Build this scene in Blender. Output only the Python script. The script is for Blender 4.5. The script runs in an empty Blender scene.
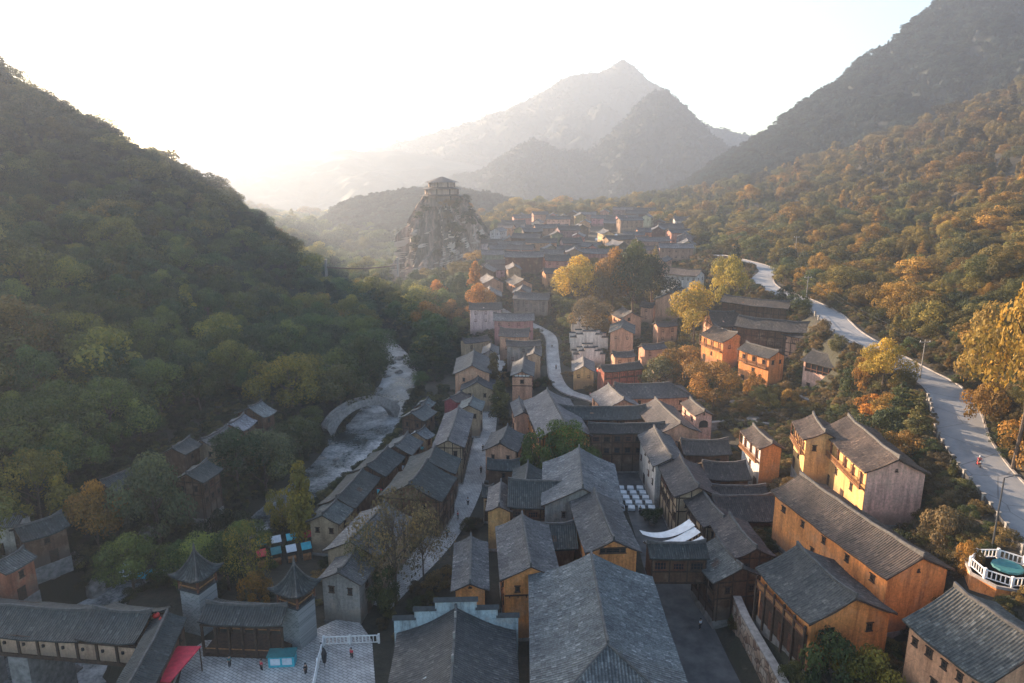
import bpy, bmesh, math, random
import numpy as np
from mathutils import Vector, Matrix
R = math.radians
random.seed(7); rng = np.random.default_rng(7)
C = bpy.context.scene.collection
S = bpy.context.scene
# ------------------------------------------------------------ camera, world, sun, exposure
CH = 43.0; PITCH = 13.3; F = 683.0
cam = bpy.data.cameras.new("camera"); camo = bpy.data.objects.new("camera", cam); C.objects.link(camo)
cam.sensor_width = 36; cam.lens = 36 * F / 1024; cam.clip_start = 0.5; cam.clip_end = 20000
camo.location = (0, 0, CH); camo.rotation_euler = (R(90 - PITCH), 0, 0)
S.camera = camo
SUN_EL = 15.0; SUN_AZ = -48.0            # degrees; azimuth from +Y, negative to the left
w = bpy.data.worlds.new("World"); S.world = w; w.use_nodes = True
nt = w.node_tree; nt.nodes.clear()
sky = nt.nodes.new("ShaderNodeTexSky"); sky.sky_type = 'NISHITA'; sky.sun_disc = False
sky.sun_elevation = R(SUN_EL); sky.sun_rotation = R(SUN_AZ); sky.air_density = 1.0; sky.dust_density = 0.9; sky.ozone_density = 1.0
bg = nt.nodes.new("ShaderNodeBackground"); bg.inputs[1].default_value = 0.078
wo = nt.nodes.new("ShaderNodeOutputWorld")
nt.links.new(sky.outputs[0], bg.inputs[0]); nt.links.new(bg.outputs[0], wo.inputs[0])
sl = bpy.data.lights.new("sun", 'SUN'); sl.energy = 5.0; sl.angle = R(0.6); sl.color = (1.0, 0.72, 0.48)
so = bpy.data.objects.new("sun", sl); C.objects.link(so)
sd = Vector((math.sin(R(SUN_AZ)) * math.cos(R(SUN_EL)), math.cos(R(SUN_AZ)) * math.cos(R(SUN_EL)), math.sin(R(SUN_EL))))
so.rotation_euler = sd.to_track_quat('Z', 'Y').to_euler(); so.location = sd * 300
S.view_settings.view_transform = 'Standard'; S.view_settings.look = 'None'; S.view_settings.gamma = 1.0
S.view_settings.use_curve_mapping = False
S.view_settings.exposure = 2.45
S.cycles.use_denoising = True
S.cycles.max_bounces = 5; S.cycles.diffuse_bounces = 3; S.cycles.glossy_bounces = 2; S.cycles.transmission_bounces = 2
S.cycles.volume_bounces = 1; S.cycles.transparent_max_bounces = 4
S.cycles.use_adaptive_sampling = True
HAZE_DENSITY = 0.00060
# ------------------------------------------------------------ pixel <-> world
sp, cp = math.sin(R(PITCH)), math.cos(R(PITCH))
def ray(px, py):
    u = (px - 512) / F; v = (py - 341.5) / F
    return np.array([u, cp - v * sp, -sp - v * cp])
def pz(px, py, z):
    d = ray(px, py); t = (z - CH) / d[2]
    return np.array([0, 0, CH]) + d * t
def pd(px, py, zc): return np.array([0, 0, CH]) + ray(px, py) * zc
def proj(p):
    x, y, z = p[0], p[1], p[2] - CH
    zc = y * cp - z * sp; up = y * sp + z * cp
    return 512 + F * x / zc, 341.5 - F * up / zc, zc
# ------------------------------------------------------------ materials
MATS = {}
def newmat(n):
    m = bpy.data.materials.new(n); m.use_nodes = True; m.node_tree.nodes.clear(); MATS[n] = m
    t = m.node_tree; o = t.nodes.new("ShaderNodeOutputMaterial"); b = t.nodes.new("ShaderNodeBsdfPrincipled")
    t.links.new(b.outputs[0], o.inputs[0]); return m, t, b, o
def N(t, k, **kw):
    n = t.nodes.new(k)
    for a, v in kw.items():
        if a.startswith('i_'): n.inputs[int(a[2:])].default_value = v
        else: setattr(n, a, v)
    return n
def ramp(t, pts):
    r = t.nodes.new("ShaderNodeValToRGB"); e = r.color_ramp.elements
    while len(e) < len(pts): e.new(0.5)
    for i, (p, c) in enumerate(pts): e[i].position = p; e[i].color = (*c, 1)
    return r
def mix(t, a, b, f, mode='MIX'):
    m = t.nodes.new("ShaderNodeMix"); m.data_type = 'RGBA'; m.blend_type = mode
    for s, v in ((0, f), (6, a), (7, b)):
        if isinstance(v, (int, float)): m.inputs[s].default_value = v
        elif isinstance(v, tuple): m.inputs[s].default_value = (*v[:3], 1)
        else: t.links.new(v, m.inputs[s])
    return m.outputs[2]
def math_(t, op, a, b=0.0):
    m = t.nodes.new("ShaderNodeMath"); m.operation = op
    for s, v in ((0, a), (1, b)):
        if isinstance(v, (int, float)): m.inputs[s].default_value = v
        else: t.links.new(v, m.inputs[s])
    return m.outputs[0]
def noise(t, scale, detail=4, vec=None, rough=0.6):
    n = N(t, "ShaderNodeTexNoise"); n.inputs['Scale'].default_value = scale; n.inputs['Detail'].default_value = detail
    n.inputs['Roughness'].default_value = rough
    if vec is not None: t.links.new(vec, n.inputs['Vector'])
    return n.outputs['Fac']
def bump(t, b, h, strength=0.4, dist=0.1):
    bn = N(t, "ShaderNodeBump"); bn.inputs['Strength'].default_value = strength; bn.inputs['Distance'].default_value = dist
    t.links.new(h, bn.inputs['Height']); t.links.new(bn.outputs[0], b.inputs['Normal'])
def plain(n, col, col2=None, scale=1.5, rough=0.85, metal=0.0, bmp=0.15, world=True, lo=0.35, hi=0.65):
    m, t, b, o = newmat(n); g = N(t, "ShaderNodeNewGeometry")
    f = noise(t, scale, 6, g.outputs['Position'] if world else None)
    c2 = col2 or tuple(c * 0.6 for c in col)
    r = ramp(t, [(lo, c2), (hi, col)]); t.links.new(f, r.inputs[0]); t.links.new(r.outputs[0], b.inputs['Base Color'])
    b.inputs['Roughness'].default_value = rough; b.inputs['Metallic'].default_value = metal
    if bmp: bump(t, b, noise(t, scale * 6, 3, g.outputs['Position']), bmp, 0.05)
    return m
# roof tiles: rows of half-round tiles running down the slope (UV in metres), object colour as tint
def tilemat():
    m, t, b, o = newmat("roof_tiles")
    uv = N(t, "ShaderNodeUVMap"); sep = N(t, "ShaderNodeSeparateXYZ"); t.links.new(uv.outputs[0], sep.inputs[0])
    g = N(t, "ShaderNodeNewGeometry"); oi = N(t, "ShaderNodeObjectInfo")
    su = math_(t, 'SINE', math_(t, 'MULTIPLY', sep.outputs[0], 2 * math.pi / 0.24))
    fv = math_(t, 'FRACT', math_(t, 'MULTIPLY', sep.outputs[1], 1 / 0.42))
    h = math_(t, 'ADD', su, math_(t, 'MULTIPLY', fv, -0.5))
    n1 = noise(t, 0.35, 5, g.outputs['Position']); n2 = noise(t, 5.0, 4, g.outputs['Position'], 0.75); n3 = noise(t, 1.3, 6, g.outputs['Position'], 0.7)
    # per tile variation
    cu = N(t, "ShaderNodeCombineXYZ"); t.links.new(math_(t, 'FLOOR', math_(t, 'MULTIPLY', sep.outputs[0], 1 / 0.24)), cu.inputs[0])
    t.links.new(math_(t, 'FLOOR', math_(t, 'MULTIPLY', sep.outputs[1], 1 / 0.42)), cu.inputs[1])
    wn = N(t, "ShaderNodeTexWhiteNoise"); t.links.new(cu.outputs[0], wn.inputs[0])
    base = mix(t, oi.outputs['Color'], (0.10, 0.088, 0.075), math_(t, 'MULTIPLY', wn.outputs[0], 0.30))
    rw = ramp(t, [(0.0, (0.55,) * 3), (0.5, (1.0,) * 3), (0.86, (1.15,) * 3), (0.95, (1.8,) * 3)]); t.links.new(wn.outputs[0], rw.inputs[0]); base = mix(t, base, rw.outputs[0], 1.0, 'MULTIPLY')
    groove = ramp(t, [(0.1, (0.4,) * 3), (0.75, (0.95,) * 3)])
    t.links.new(math_(t, 'ADD', math_(t, 'MULTIPLY', su, 0.5), 0.5), groove.inputs[0])
    base = mix(t, base, groove.outputs[0], 1.0, 'MULTIPLY')
    r1 = ramp(t, [(0.3, (0.6, 0.6, 0.62)), (0.7, (1.35, 1.3, 1.25))]); t.links.new(n1, r1.inputs[0])
    base = mix(t, base, r1.outputs[0], 1.0, 'MULTIPLY')
    r2 = ramp(t, [(0.36, (0.42,) * 3), (0.66, (1.5,) * 3)]); t.links.new(n2, r2.inputs[0])
    base = mix(t, base, r2.outputs[0], 0.9, 'MULTIPLY')
    moss = ramp(t, [(0.60, (0,) * 3), (0.72, (1,) * 3)]); t.links.new(n3, moss.inputs[0])
    base = mix(t, base, (0.075, 0.08, 0.045), math_(t, 'MULTIPLY', moss.outputs[0], 0.55))
    t.links.new(base, b.inputs['Base Color']); b.inputs['Roughness'].default_value = 0.62
    bump(t, b, h, 0.55, 0.04)
    return m
tilemat()
# painted mud walls with stains; object colour as paint
def wallmat():
    m, t, b, o = newmat("plaster_wall"); g = N(t, "ShaderNodeNewGeometry"); oi = N(t, "ShaderNodeObjectInfo"); tc = N(t, "ShaderNodeTexCoord")
    mp = N(t, "ShaderNodeMapping"); mp.inputs['Scale'].default_value = (1, 1, 0.12); t.links.new(g.outputs['Position'], mp.inputs[0])
    n1 = noise(t, 1.6, 6, mp.outputs[0], 0.75); n2 = noise(t, 4.0, 6, g.outputs['Position'], 0.7); n3 = noise(t, 0.55, 5, g.outputs['Position'], 0.65)
    r1 = ramp(t, [(0.34, (0.55, 0.52, 0.5)), (0.58, (1.05, 1.04, 1.02))]); t.links.new(n1, r1.inputs[0])
    r2 = ramp(t, [(0.3, (0.7,) * 3), (0.7, (1.2,) * 3)]); t.links.new(n2, r2.inputs[0])
    r3 = ramp(t, [(0.52, (0,) * 3), (0.66, (1,) * 3)]); t.links.new(n3, r3.inputs[0])
    c = mix(t, oi.outputs['Color'], r1.outputs[0], 1.0, 'MULTIPLY'); c = mix(t, c, r2.outputs[0], 1.0, 'MULTIPLY')
    c = mix(t, c, (0.46, 0.33, 0.22), math_(t, 'MULTIPLY', r3.outputs[0], 0.28))
    vb = N(t, 'ShaderNodeTexVoronoi'); vb.feature = 'DISTANCE_TO_EDGE'; vb.inputs['Scale'].default_value = 0.5; t.links.new(g.outputs['Position'], vb.inputs['Vector']); rv = ramp(t, [(0.0, (0.5,) * 3), (0.012, (1,) * 3)]); t.links.new(vb.outputs['Distance'], rv.inputs[0]); c = mix(t, c, rv.outputs[0], 0.6, 'MULTIPLY')
    sep = N(t, "ShaderNodeSeparateXYZ"); t.links.new(tc.outputs['Object'], sep.inputs[0])
    dz_ = math_(t, 'ADD', sep.outputs[2], math_(t, 'MULTIPLY', n1, -2.2)); rd = ramp(t, [(0.0, (1,) * 3), (0.9, (0,) * 3)]); t.links.new(dz_, rd.inputs[0])
    c = mix(t, c, (0.10, 0.085, 0.07), math_(t, 'MULTIPLY', rd.outputs[0], 0.6))
    t.links.new(c, b.inputs['Base Color']); b.inputs['Roughness'].default_value = 0.92
    bump(t, b, n2, 0.5, 0.08); return m
wallmat()
plain("dark_wood", (0.075, 0.042, 0.024), (0.03, 0.018, 0.012), 4)
plain("red_wood", (0.16, 0.06, 0.03), (0.07, 0.03, 0.018), 4)
plain("amber_wood", (0.33, 0.16, 0.06), (0.17, 0.075, 0.03), 4)
plain("ridge_tile", (0.11, 0.105, 0.10), (0.05, 0.05, 0.05), 3)
plain("cap_tile", (0.05, 0.055, 0.06), (0.025, 0.028, 0.03), 3)
plain("white_plaster", (0.74, 0.72, 0.69), (0.55, 0.53, 0.5), 1.2)
plain("white_paint", (0.8, 0.79, 0.78), (0.66, 0.64, 0.62), 2)
plain("grey_stone", (0.30, 0.28, 0.26), (0.15, 0.14, 0.13), 1.8, bmp=0.5)
plain("asphalt_old", (0.27, 0.28, 0.29), (0.17, 0.175, 0.19), 0.5, rough=0.8, bmp=0.2)
plain("paving_old", (0.44, 0.42, 0.40), (0.27, 0.26, 0.25), 0.9, rough=0.75, bmp=0.3)
plain("dark_paving", (0.12, 0.12, 0.12), (0.05, 0.052, 0.055), 0.6, rough=0.7, bmp=0.3)
plain("kerb_stone", (0.36, 0.33, 0.30), (0.2, 0.18, 0.17), 2)
plain("red_cloth", (0.62, 0.03, 0.06), (0.4, 0.02, 0.04), 2, rough=0.7)
plain("teal_cloth", (0.03, 0.17, 0.18), (0.02, 0.12, 0.13), 2, rough=0.7)
plain("pale_cloth", (0.62, 0.66, 0.7), (0.45, 0.5, 0.55), 2, rough=0.8)
plain("cream_cloth", (0.78, 0.74, 0.66), (0.6, 0.55, 0.48), 2, rough=0.8)
plain("black_cloth", (0.02, 0.02, 0.024), (0.01, 0.01, 0.012), 2, rough=0.7)
plain("red_paint", (0.6, 0.02, 0.015), (0.4, 0.015, 0.012), 3, rough=0.5)
plain("gold_paint", (0.6, 0.36, 0.05), (0.4, 0.2, 0.03), 3, rough=0.5)
plain("turquoise_paint", (0.05, 0.42, 0.52), (0.03, 0.3, 0.38), 3, rough=0.5)
plain("metal_dark", (0.09, 0.095, 0.1), (0.05, 0.05, 0.055), 3, rough=0.5, metal=0.4)
plain("concrete_pole", (0.30, 0.29, 0.27), (0.18, 0.17, 0.16), 3)
plain("bark", (0.11, 0.08, 0.055), (0.045, 0.033, 0.024), 5, bmp=0.6)
plain("rubber", (0.02, 0.02, 0.02), (0.012, 0.012, 0.012), 4)
plain("skin", (0.45, 0.27, 0.19), (0.4, 0.24, 0.17), 3)
plain("boulder_rock", (0.33, 0.30, 0.27), (0.11, 0.10, 0.09), 0.9, bmp=0.7)
m, t, b, o = newmat("window_glass"); b.inputs['Base Color'].default_value = (0.02, 0.022, 0.025, 1); b.inputs['Roughness'].default_value = 0.15
m, t, b, o = newmat("car_paint"); oi = N(t, "ShaderNodeObjectInfo"); t.links.new(oi.outputs['Color'], b.inputs['Base Color']); b.inputs['Roughness'].default_value = 0.3
# rubble retaining wall
m, t, b, o = newmat("rubble_wall"); g = N(t, "ShaderNodeNewGeometry")
vo = N(t, "ShaderNodeTexVoronoi"); vo.inputs['Scale'].default_value = 1.5; t.links.new(g.outputs['Position'], vo.inputs['Vector'])
vd = N(t, "ShaderNodeTexVoronoi"); vd.feature = 'DISTANCE_TO_EDGE'; vd.inputs['Scale'].default_value = 1.5; t.links.new(g.outputs['Position'], vd.inputs['Vector'])
hs = N(t, "ShaderNodeSeparateColor"); t.links.new(vo.outputs['Color'], hs.inputs[0])
r = ramp(t, [(0.0, (0.16, 0.09, 0.06)), (0.5, (0.34, 0.24, 0.17)), (1.0, (0.44, 0.36, 0.29))]); t.links.new(hs.outputs[0], r.inputs[0])
e = ramp(t, [(0.0, (0.25,) * 3), (0.09, (1,) * 3)]); t.links.new(vd.outputs['Distance'], e.inputs[0])
t.links.new(mix(t, r.outputs[0], e.outputs[0], 1.0, 'MULTIPLY'), b.inputs['Base Color']); b.inputs['Roughness'].default_value = 0.9
bump(t, b, vd.outputs['Distance'], 0.8, 0.3)
# grey brick
m, t, b, o = newmat("grey_brick"); tc = N(t, "ShaderNodeTexCoord"); bt = N(t, "ShaderNodeTexBrick")
bt.inputs['Color1'].default_value = (0.26, 0.27, 0.27, 1); bt.inputs['Color2'].default_value = (0.15, 0.16, 0.165, 1); bt.inputs['Mortar'].default_value = (0.36, 0.36, 0.34, 1)
bt.inputs['Scale'].default_value = 1.6; mp = N(t, "ShaderNodeMapping"); mp.inputs['Rotation'].default_value = (R(90), 0, 0)
t.links.new(tc.outputs['Object'], mp.inputs[0]); t.links.new(mp.outputs[0], bt.inputs['Vector'])
t.links.new(bt.outputs['Color'], b.inputs['Base Color']); b.inputs['Roughness'].default_value = 0.85
m, t, b, o = newmat("asphalt"); g = N(t, "ShaderNodeNewGeometry")
n1 = noise(t, 0.25, 6, g.outputs['Position'], 0.7); n2 = noise(t, 9.0, 4, g.outputs['Position']); vd = N(t, "ShaderNodeTexVoronoi"); vd.feature = 'DISTANCE_TO_EDGE'; vd.inputs['Scale'].default_value = 0.16; t.links.new(g.outputs['Position'], vd.inputs['Vector'])
r = ramp(t, [(0.3, (0.13, 0.14, 0.155)), (0.48, (0.22, 0.23, 0.245)), (0.56, (0.25, 0.255, 0.26)), (0.7, (0.32, 0.31, 0.30))]); t.links.new(math_(t, 'ADD', math_(t, 'MULTIPLY', n1, 0.8), math_(t, 'MULTIPLY', n2, 0.2)), r.inputs[0])
e = ramp(t, [(0.0, (0.45,) * 3), (0.012, (1,) * 3)]); t.links.new(vd.outputs['Distance'], e.inputs[0])
t.links.new(mix(t, r.outputs[0], e.outputs[0], 1.0, 'MULTIPLY'), b.inputs['Base Color']); b.inputs['Roughness'].default_value = 0.75; bump(t, b, n2, 0.3, 0.03)
# paving slabs with joints
m, t, b, o = newmat("paving"); g = N(t, "ShaderNodeNewGeometry"); bt = N(t, "ShaderNodeTexBrick"); bt.inputs['Scale'].default_value = 0.9; bt.inputs['Mortar Size'].default_value = 0.02
bt.inputs['Color1'].default_value = (0.52, 0.50, 0.48, 1); bt.inputs['Color2'].default_value = (0.40, 0.385, 0.37, 1); bt.inputs['Mortar'].default_value = (0.14, 0.13, 0.12, 1)
mp = N(t, "ShaderNodeMapping"); mp.inputs['Rotation'].default_value = (0, 0, 0.5); t.links.new(g.outputs['Position'], mp.inputs[0]); t.links.new(mp.outputs[0], bt.inputs['Vector'])
r = ramp(t, [(0.3, (0.55,) * 3), (0.65, (1.15,) * 3)]); t.links.new(noise(t, 0.4, 6, g.outputs['Position'], 0.7), r.inputs[0])
t.links.new(mix(t, bt.outputs['Color'], r.outputs[0], 1.0, 'MULTIPLY'), b.inputs['Base Color']); b.inputs['Roughness'].default_value = 0.7; bump(t, b, bt.outputs['Fac'], -0.4, 0.03)
# water: dark pool to white broken water
m, t, b, o = newmat("water"); g = N(t, "ShaderNodeNewGeometry")
n1 = noise(t, 0.16, 5, g.outputs['Position'], 0.6); n2 = noise(t, 2.2, 5, g.outputs['Position'], 0.7)
f = math_(t, 'ADD', math_(t, 'MULTIPLY', n1, 0.75), math_(t, 'MULTIPLY', n2, 0.35))
r = ramp(t, [(0.44, (0.02, 0.035, 0.035)), (0.53, (0.10, 0.115, 0.115)), (0.61, (0.36, 0.355, 0.35)), (0.70, (0.58, 0.57, 0.56))]); t.links.new(f, r.inputs[0])
rr = ramp(t, [(0.42, (0.08,) * 3), (0.6, (0.55,) * 3)]); t.links.new(f, rr.inputs[0]); t.links.new(rr.outputs[0], b.inputs['Roughness'])
t.links.new(r.outputs[0], b.inputs['Base Color']); bump(t, b, n2, 0.6, 0.2)
# leaves
def leafmat(name):
    m, t, b, o = newmat(name)
    at = N(t, "ShaderNodeAttribute"); at.attribute_type = 'INSTANCER'; at.attribute_name = 'tint'
    lv = N(t, "ShaderNodeAttribute"); lv.attribute_type = 'GEOMETRY'; lv.attribute_name = 'leafvar'
    r = ramp(t, [(0.0, (0.38, 0.45, 0.45)), (0.5, (0.95, 0.95, 0.95)), (1.0, (2.0, 1.7, 1.2))]); t.links.new(lv.outputs['Fac'], r.inputs[0])
    c = mix(t, at.outputs['Color'], r.outputs[0], 1.0, 'MULTIPLY')
    t.links.new(c, b.inputs['Base Color']); b.inputs['Roughness'].default_value = 0.7
    b.inputs['Specular IOR Level'].default_value = 0.2
    tr = N(t, "ShaderNodeBsdfTranslucent"); t.links.new(c, tr.inputs['Color'])
    ms = N(t, "ShaderNodeMixShader"); ms.inputs[0].default_value = 0.35
    t.links.new(b.outputs[0], ms.inputs[1]); t.links.new(tr.outputs[0], ms.inputs[2]); t.links.new(ms.outputs[0], o.inputs[0])
leafmat("leaves")
def groundmat(name, stops, sc=0.12, sc2=1.2, rockcol=(0.034, 0.034, 0.020), rocklo=0.55, rockhi=0.75, zs=1.0):
    m, t, b, o = newmat(name); g = N(t, "ShaderNodeNewGeometry")
    mp = N(t, 'ShaderNodeMapping'); mp.inputs['Scale'].default_value = (1, 1, zs); t.links.new(g.outputs['Position'], mp.inputs[0])
    n1 = noise(t, sc, 6, mp.outputs[0]); n2 = noise(t, sc2, 6, mp.outputs[0], 0.7)
    f = math_(t, 'ADD', math_(t, 'MULTIPLY', n1, 0.6), math_(t, 'MULTIPLY', n2, 0.4))
    r = ramp(t, stops); t.links.new(f, r.inputs[0])
    sep = N(t, "ShaderNodeSeparateXYZ"); t.links.new(g.outputs['True Normal'], sep.inputs[0])
    rr = ramp(t, [(rocklo, (1,) * 3), (rockhi, (0,) * 3)]); t.links.new(sep.outputs[2], rr.inputs[0])
    t.links.new(mix(t, r.outputs[0], rockcol, rr.outputs[0]), b.inputs['Base Color']); b.inputs['Roughness'].default_value = 0.95
    bump(t, b, n2, 0.6, 0.4)
groundmat("ground_earth", [(0.3, (0.012, 0.014, 0.009)), (0.5, (0.032, 0.03, 0.02)), (0.68, (0.08, 0.062, 0.042))])
groundmat("mountain_forest", [(0.36, (0.008, 0.015, 0.012)), (0.5, (0.02, 0.03, 0.02)), (0.64, (0.04, 0.042, 0.028))], 0.03, 0.3, (0.035, 0.04, 0.042), 0.25, 0.5)
groundmat("cliff_rock", [(0.38, (0.035, 0.035, 0.022)), (0.47, (0.12, 0.095, 0.075)), (0.54, (0.27, 0.19, 0.145)), (0.60, (0.38, 0.28, 0.22)), (0.64, (0.07, 0.06, 0.04))], 0.10, 0.40, (0.5, 0.42, 0.36), -1.0, -0.9, 0.3)
# ------------------------------------------------------------ mesh helpers
class MB:
    def __init__(s): s.v = []; s.f = []; s.uv = {}
    def face(s, pts, uvs=None):
        i = len(s.v); s.v += [tuple(p) for p in pts]; s.f.append(tuple(range(i, i + len(pts))))
        if uvs is not None: s.uv[len(s.f) - 1] = uvs
    def box(s, x0, x1, y0, y1, z0, z1):
        P = [(x0,y0,z0),(x1,y0,z0),(x1,y1,z0),(x0,y1,z0),(x0,y0,z1),(x1,y0,z1),(x1,y1,z1),(x0,y1,z1)]
        i = len(s.v); s.v += P
        for q in ((3,2,1,0),(4,5,6,7),(0,1,5,4),(1,2,6,5),(2,3,7,6),(3,0,4,7)): s.f.append(tuple(i + k for k in q))
    def cyl(s, c, r0, r1, z0, z1, n=10, cap=True):
        i = len(s.v)
        for k in range(n):
            a = 2 * math.pi * k / n; s.v.append((c[0] + r0 * math.cos(a), c[1] + r0 * math.sin(a), z0))
        for k in range(n):
            a = 2 * math.pi * k / n; s.v.append((c[0] + r1 * math.cos(a), c[1] + r1 * math.sin(a), z1))
        for k in range(n): s.f.append((i + k, i + (k + 1) % n, i + n + (k + 1) % n, i + n + k))
        if cap: s.f.append(tuple(i + n + k for k in range(n))); s.f.append(tuple(i + k for k in reversed(range(n))))
    def bar(s, a, b, r, n=6, r2=None):
        a = Vector(a); b = Vector(b); d = (b - a).normalized(); u = d.orthogonal().normalized(); v = d.cross(u); i = len(s.v)
        r2 = r if r2 is None else r2
        for p, rr in ((a, r), (b, r2)):
            for k in range(n):
                t = 2 * math.pi * k / n; s.v.append(tuple(p + (u * math.cos(t) + v * math.sin(t)) * rr))
        for k in range(n): s.f.append((i + k, i + (k + 1) % n, i + n + (k + 1) % n, i + n + k))
        s.f.append(tuple(i + n + k for k in range(n))); s.f.append(tuple(i + k for k in reversed(range(n))))
    def build(s, name, mat, parent=None, color=None, smooth=False, loc=None, rz=0):
        me = bpy.data.meshes.new(name); me.from_pydata(s.v, [], s.f)
        if s.uv:
            ul = me.uv_layers.new(name="UVMap")
            for pi, u in s.uv.items():
                p = me.polygons[pi]
                for k, li in enumerate(p.loop_indices): ul.data[li].uv = u[k]
        me.materials.append(MATS[mat])
        if smooth: me.polygons.foreach_set('use_smooth', [True] * len(me.polygons))
        me.update()
        o = bpy.data.objects.new(name, me); C.objects.link(o)
        if parent: o.parent = parent
        if color: o.color = (*color, 1)
        if loc is not None: o.location = loc
        o.rotation_euler.z = rz
        return o
def tag(o, label=None, cat=None, group=None, kind=None):
    if label: o['label'] = label
    if cat: o['category'] = cat
    if group: o['group'] = group
    if kind: o['kind'] = kind
    return o
def thing(name, label, cat, loc=(0, 0, 0), rz=0, group=None):
    o = bpy.data.objects.new(name, None); C.objects.link(o); o.empty_display_size = 0.5
    o.location = loc; o.rotation_euler.z = rz; return tag(o, label, cat, group)
KIDS = {}
def copy_tree(o, parent=None):
    c = o.copy(); C.objects.link(c); c.parent = parent
    for ch in list(o.children): copy_tree(ch, c)
    return c
# ------------------------------------------------------------ houses: ridge ends A (near), B (far), eave corner E beside A
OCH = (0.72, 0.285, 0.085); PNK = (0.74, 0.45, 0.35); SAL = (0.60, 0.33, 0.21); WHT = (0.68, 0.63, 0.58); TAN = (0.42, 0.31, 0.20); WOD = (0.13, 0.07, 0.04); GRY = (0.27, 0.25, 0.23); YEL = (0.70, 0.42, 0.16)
cool = (0.062, 0.066, 0.075); warm = (0.066, 0.040, 0.026); teal = (0.014, 0.030, 0.034); pale = (0.15, 0.155, 0.165); dusk = (0.060, 0.046, 0.045); dark = (0.028, 0.025, 0.024)
H = []
def hs(label, A, B, E, zg, h, wall, roof, **k): H.append(dict(label=label, A=A, B=B, E=E, zg=zg, h=h, wall=wall, roof=roof, **k))
# near centre
hs("large tiled hall with a hipped near end in the middle of the foreground", (608,645), (591,553), (533,645), 0, 9.4, GRY, (0.115,0.135,0.145), hipA=1, near=1, fixw=11.6, tanp=.42)
hs("grey roofed house with an orange gable and dark gable window behind the large hall", (614,540), (594,490), (644,547), 0, 8.6, OCH, cool, near=1, gwin='wide')
hs("wide two-tone roofed house beside the bushy green tree in the middle", (583,488), (579,447), (627,503), 0, 9, GRY, (0.12,0.125,0.13), near=1)
hs("long low dark teal roofed house running crosswise behind the small courtyard", (508,480), (588,481), (506,508), 0, 7.6, WOD, teal, near=1, timber=1)
hs("narrow grey roofed house with an orange end wall left of the large hall", (531,566), (522,514), (497,575), 0, 8.2, OCH, (0.12,0.12,0.13), near=1, gbeam=1)
hs("dark courtyard wing roofed in teal tiles between the narrow house and the orange gabled house", (530,523), (576,523), (531,549), 0, 6.6, WOD, teal, near=1)
hs("tall grey roofed house with an orange gable beside the bare willow trees", (470,583), (471,536), (449,589), 0, 6.9, OCH, (0.11,0.11,0.115), near=1, vent=1)
hs("small peach gabled house at the lane edge left of the bushy green tree", (500,443), (508,426), (518,453), 0, 6.4, SAL, cool)
hs("low teal roofed shed against the near side of the small peach gabled house", (487,460), (520,460), (486,468), 0, 4.2, WOD, teal)
hs("teal roofed shop with one sunlit roof slope behind the long dark teal roof", (525,482), (528,463), (543,486), 0, 5.4, WOD, teal)
hs("tiny teal roofed lean-to above the lane, left of the weathered grey roof", (482,486), (494,486), (480,495), 0, 4.6, TAN, teal)
hs("weathered grey roofed old house with a peeling ochre wall on the lane", (499,506), (501,482), (489,508), 0, 6.0, YEL, (0.16,0.15,0.15), timber=1)
hs("big purple-grey roofed corner house with an orange side at the head of the steps", (566,424), (547,389), (535,432), 0, 8.2, OCH, (0.16,0.155,0.17), timber=1)
hs("small hipped wing on the left of the big purple-grey corner house", (524,412), (519,398), (513,411), 0, 5.6, SAL, (0.13,0.13,0.14))
hs("long thin roofed gallery crossing to the right from the purple-grey corner house", (558,406), (646,406), (559,419), 0, 7.3, WOD, teal, timber=1)
hs("short pale roofed link between the two crosswise galleries", (658,0), (0,0), (0,0), 0, 6, WOD, pale, skip=1)
hs("second crosswise gallery with open timber posts below its roof", (588,424), (665,423), (587,434), 0, 7.4, WOD, dark, timber=1)
hs("large mauve-grey roofed house with a salmon gable right of the galleries", (681,423), (655,398), (702,432), 0, 8.2, SAL, dusk, gwin=None)
hs("dark roofed back range crosswise behind the mauve-grey roof", (614,384), (670,383), (616,399), 0.5, 6.8, SAL, cool, hipB=1)
hs("short grey roofed wing at the left end of the dark roofed back range", (624,399), (608,384), (603,408), 0.5, 6.6, SAL, (0.14,0.14,0.155))
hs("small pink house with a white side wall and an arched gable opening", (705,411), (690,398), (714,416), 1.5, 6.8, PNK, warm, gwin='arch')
hs("narrow dark roofed house pointing down to the pale tables", (672,458), (654,427), (651,462), 0, 7.4, WHT, (0.1,0.1,0.105))
hs("long brown-grey roofed row house beside the pale tables", (699,487), (680,456), (672,493), 0, 7.6, TAN, dusk, timber=1)
hs("second brown-grey roofed row house just behind the white sagging awnings", (724,518), (698,484), (703,528), 0, 7.0, TAN, dusk, timber=1)
hs("third brown-grey row house with a dark timber gable beside the alley", (757,549), (729,514), (734,557), 0, 7.4, WOD, dusk, near=1, timber=1)
hs("greenish grey roofed low house hanging over the dark alley", (743,568), (716,537), (713,584), 0, 6.2, WOD, (0.085,0.09,0.085), near=1, timber=1)
hs("uppermost of the four dark crosswise roofs left of the orange houses", (680,440), (728,440), (681,456), 0.5, 6.6, WOD, dark)
hs("second of the four dark crosswise roofs left of the orange houses", (702,462), (746,462), (703,481), 0.5, 6.4, WOD, dark)
hs("third, narrow, of the four dark crosswise roofs left of the orange houses", (712,486), (766,486), (716,494), 1, 5.6, WOD, dark)
hs("lowest of the four dark crosswise roofs left of the orange houses", (712,496), (773,495), (714,524), 1, 6.0, WOD, dark)
hs("teal roofed covered gallery bridging the dark alley right of the large hall", (647,543), (706,543), (648,559), 0, 6.8, WOD, teal, near=1, timber=1, raised=3.0)
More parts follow.
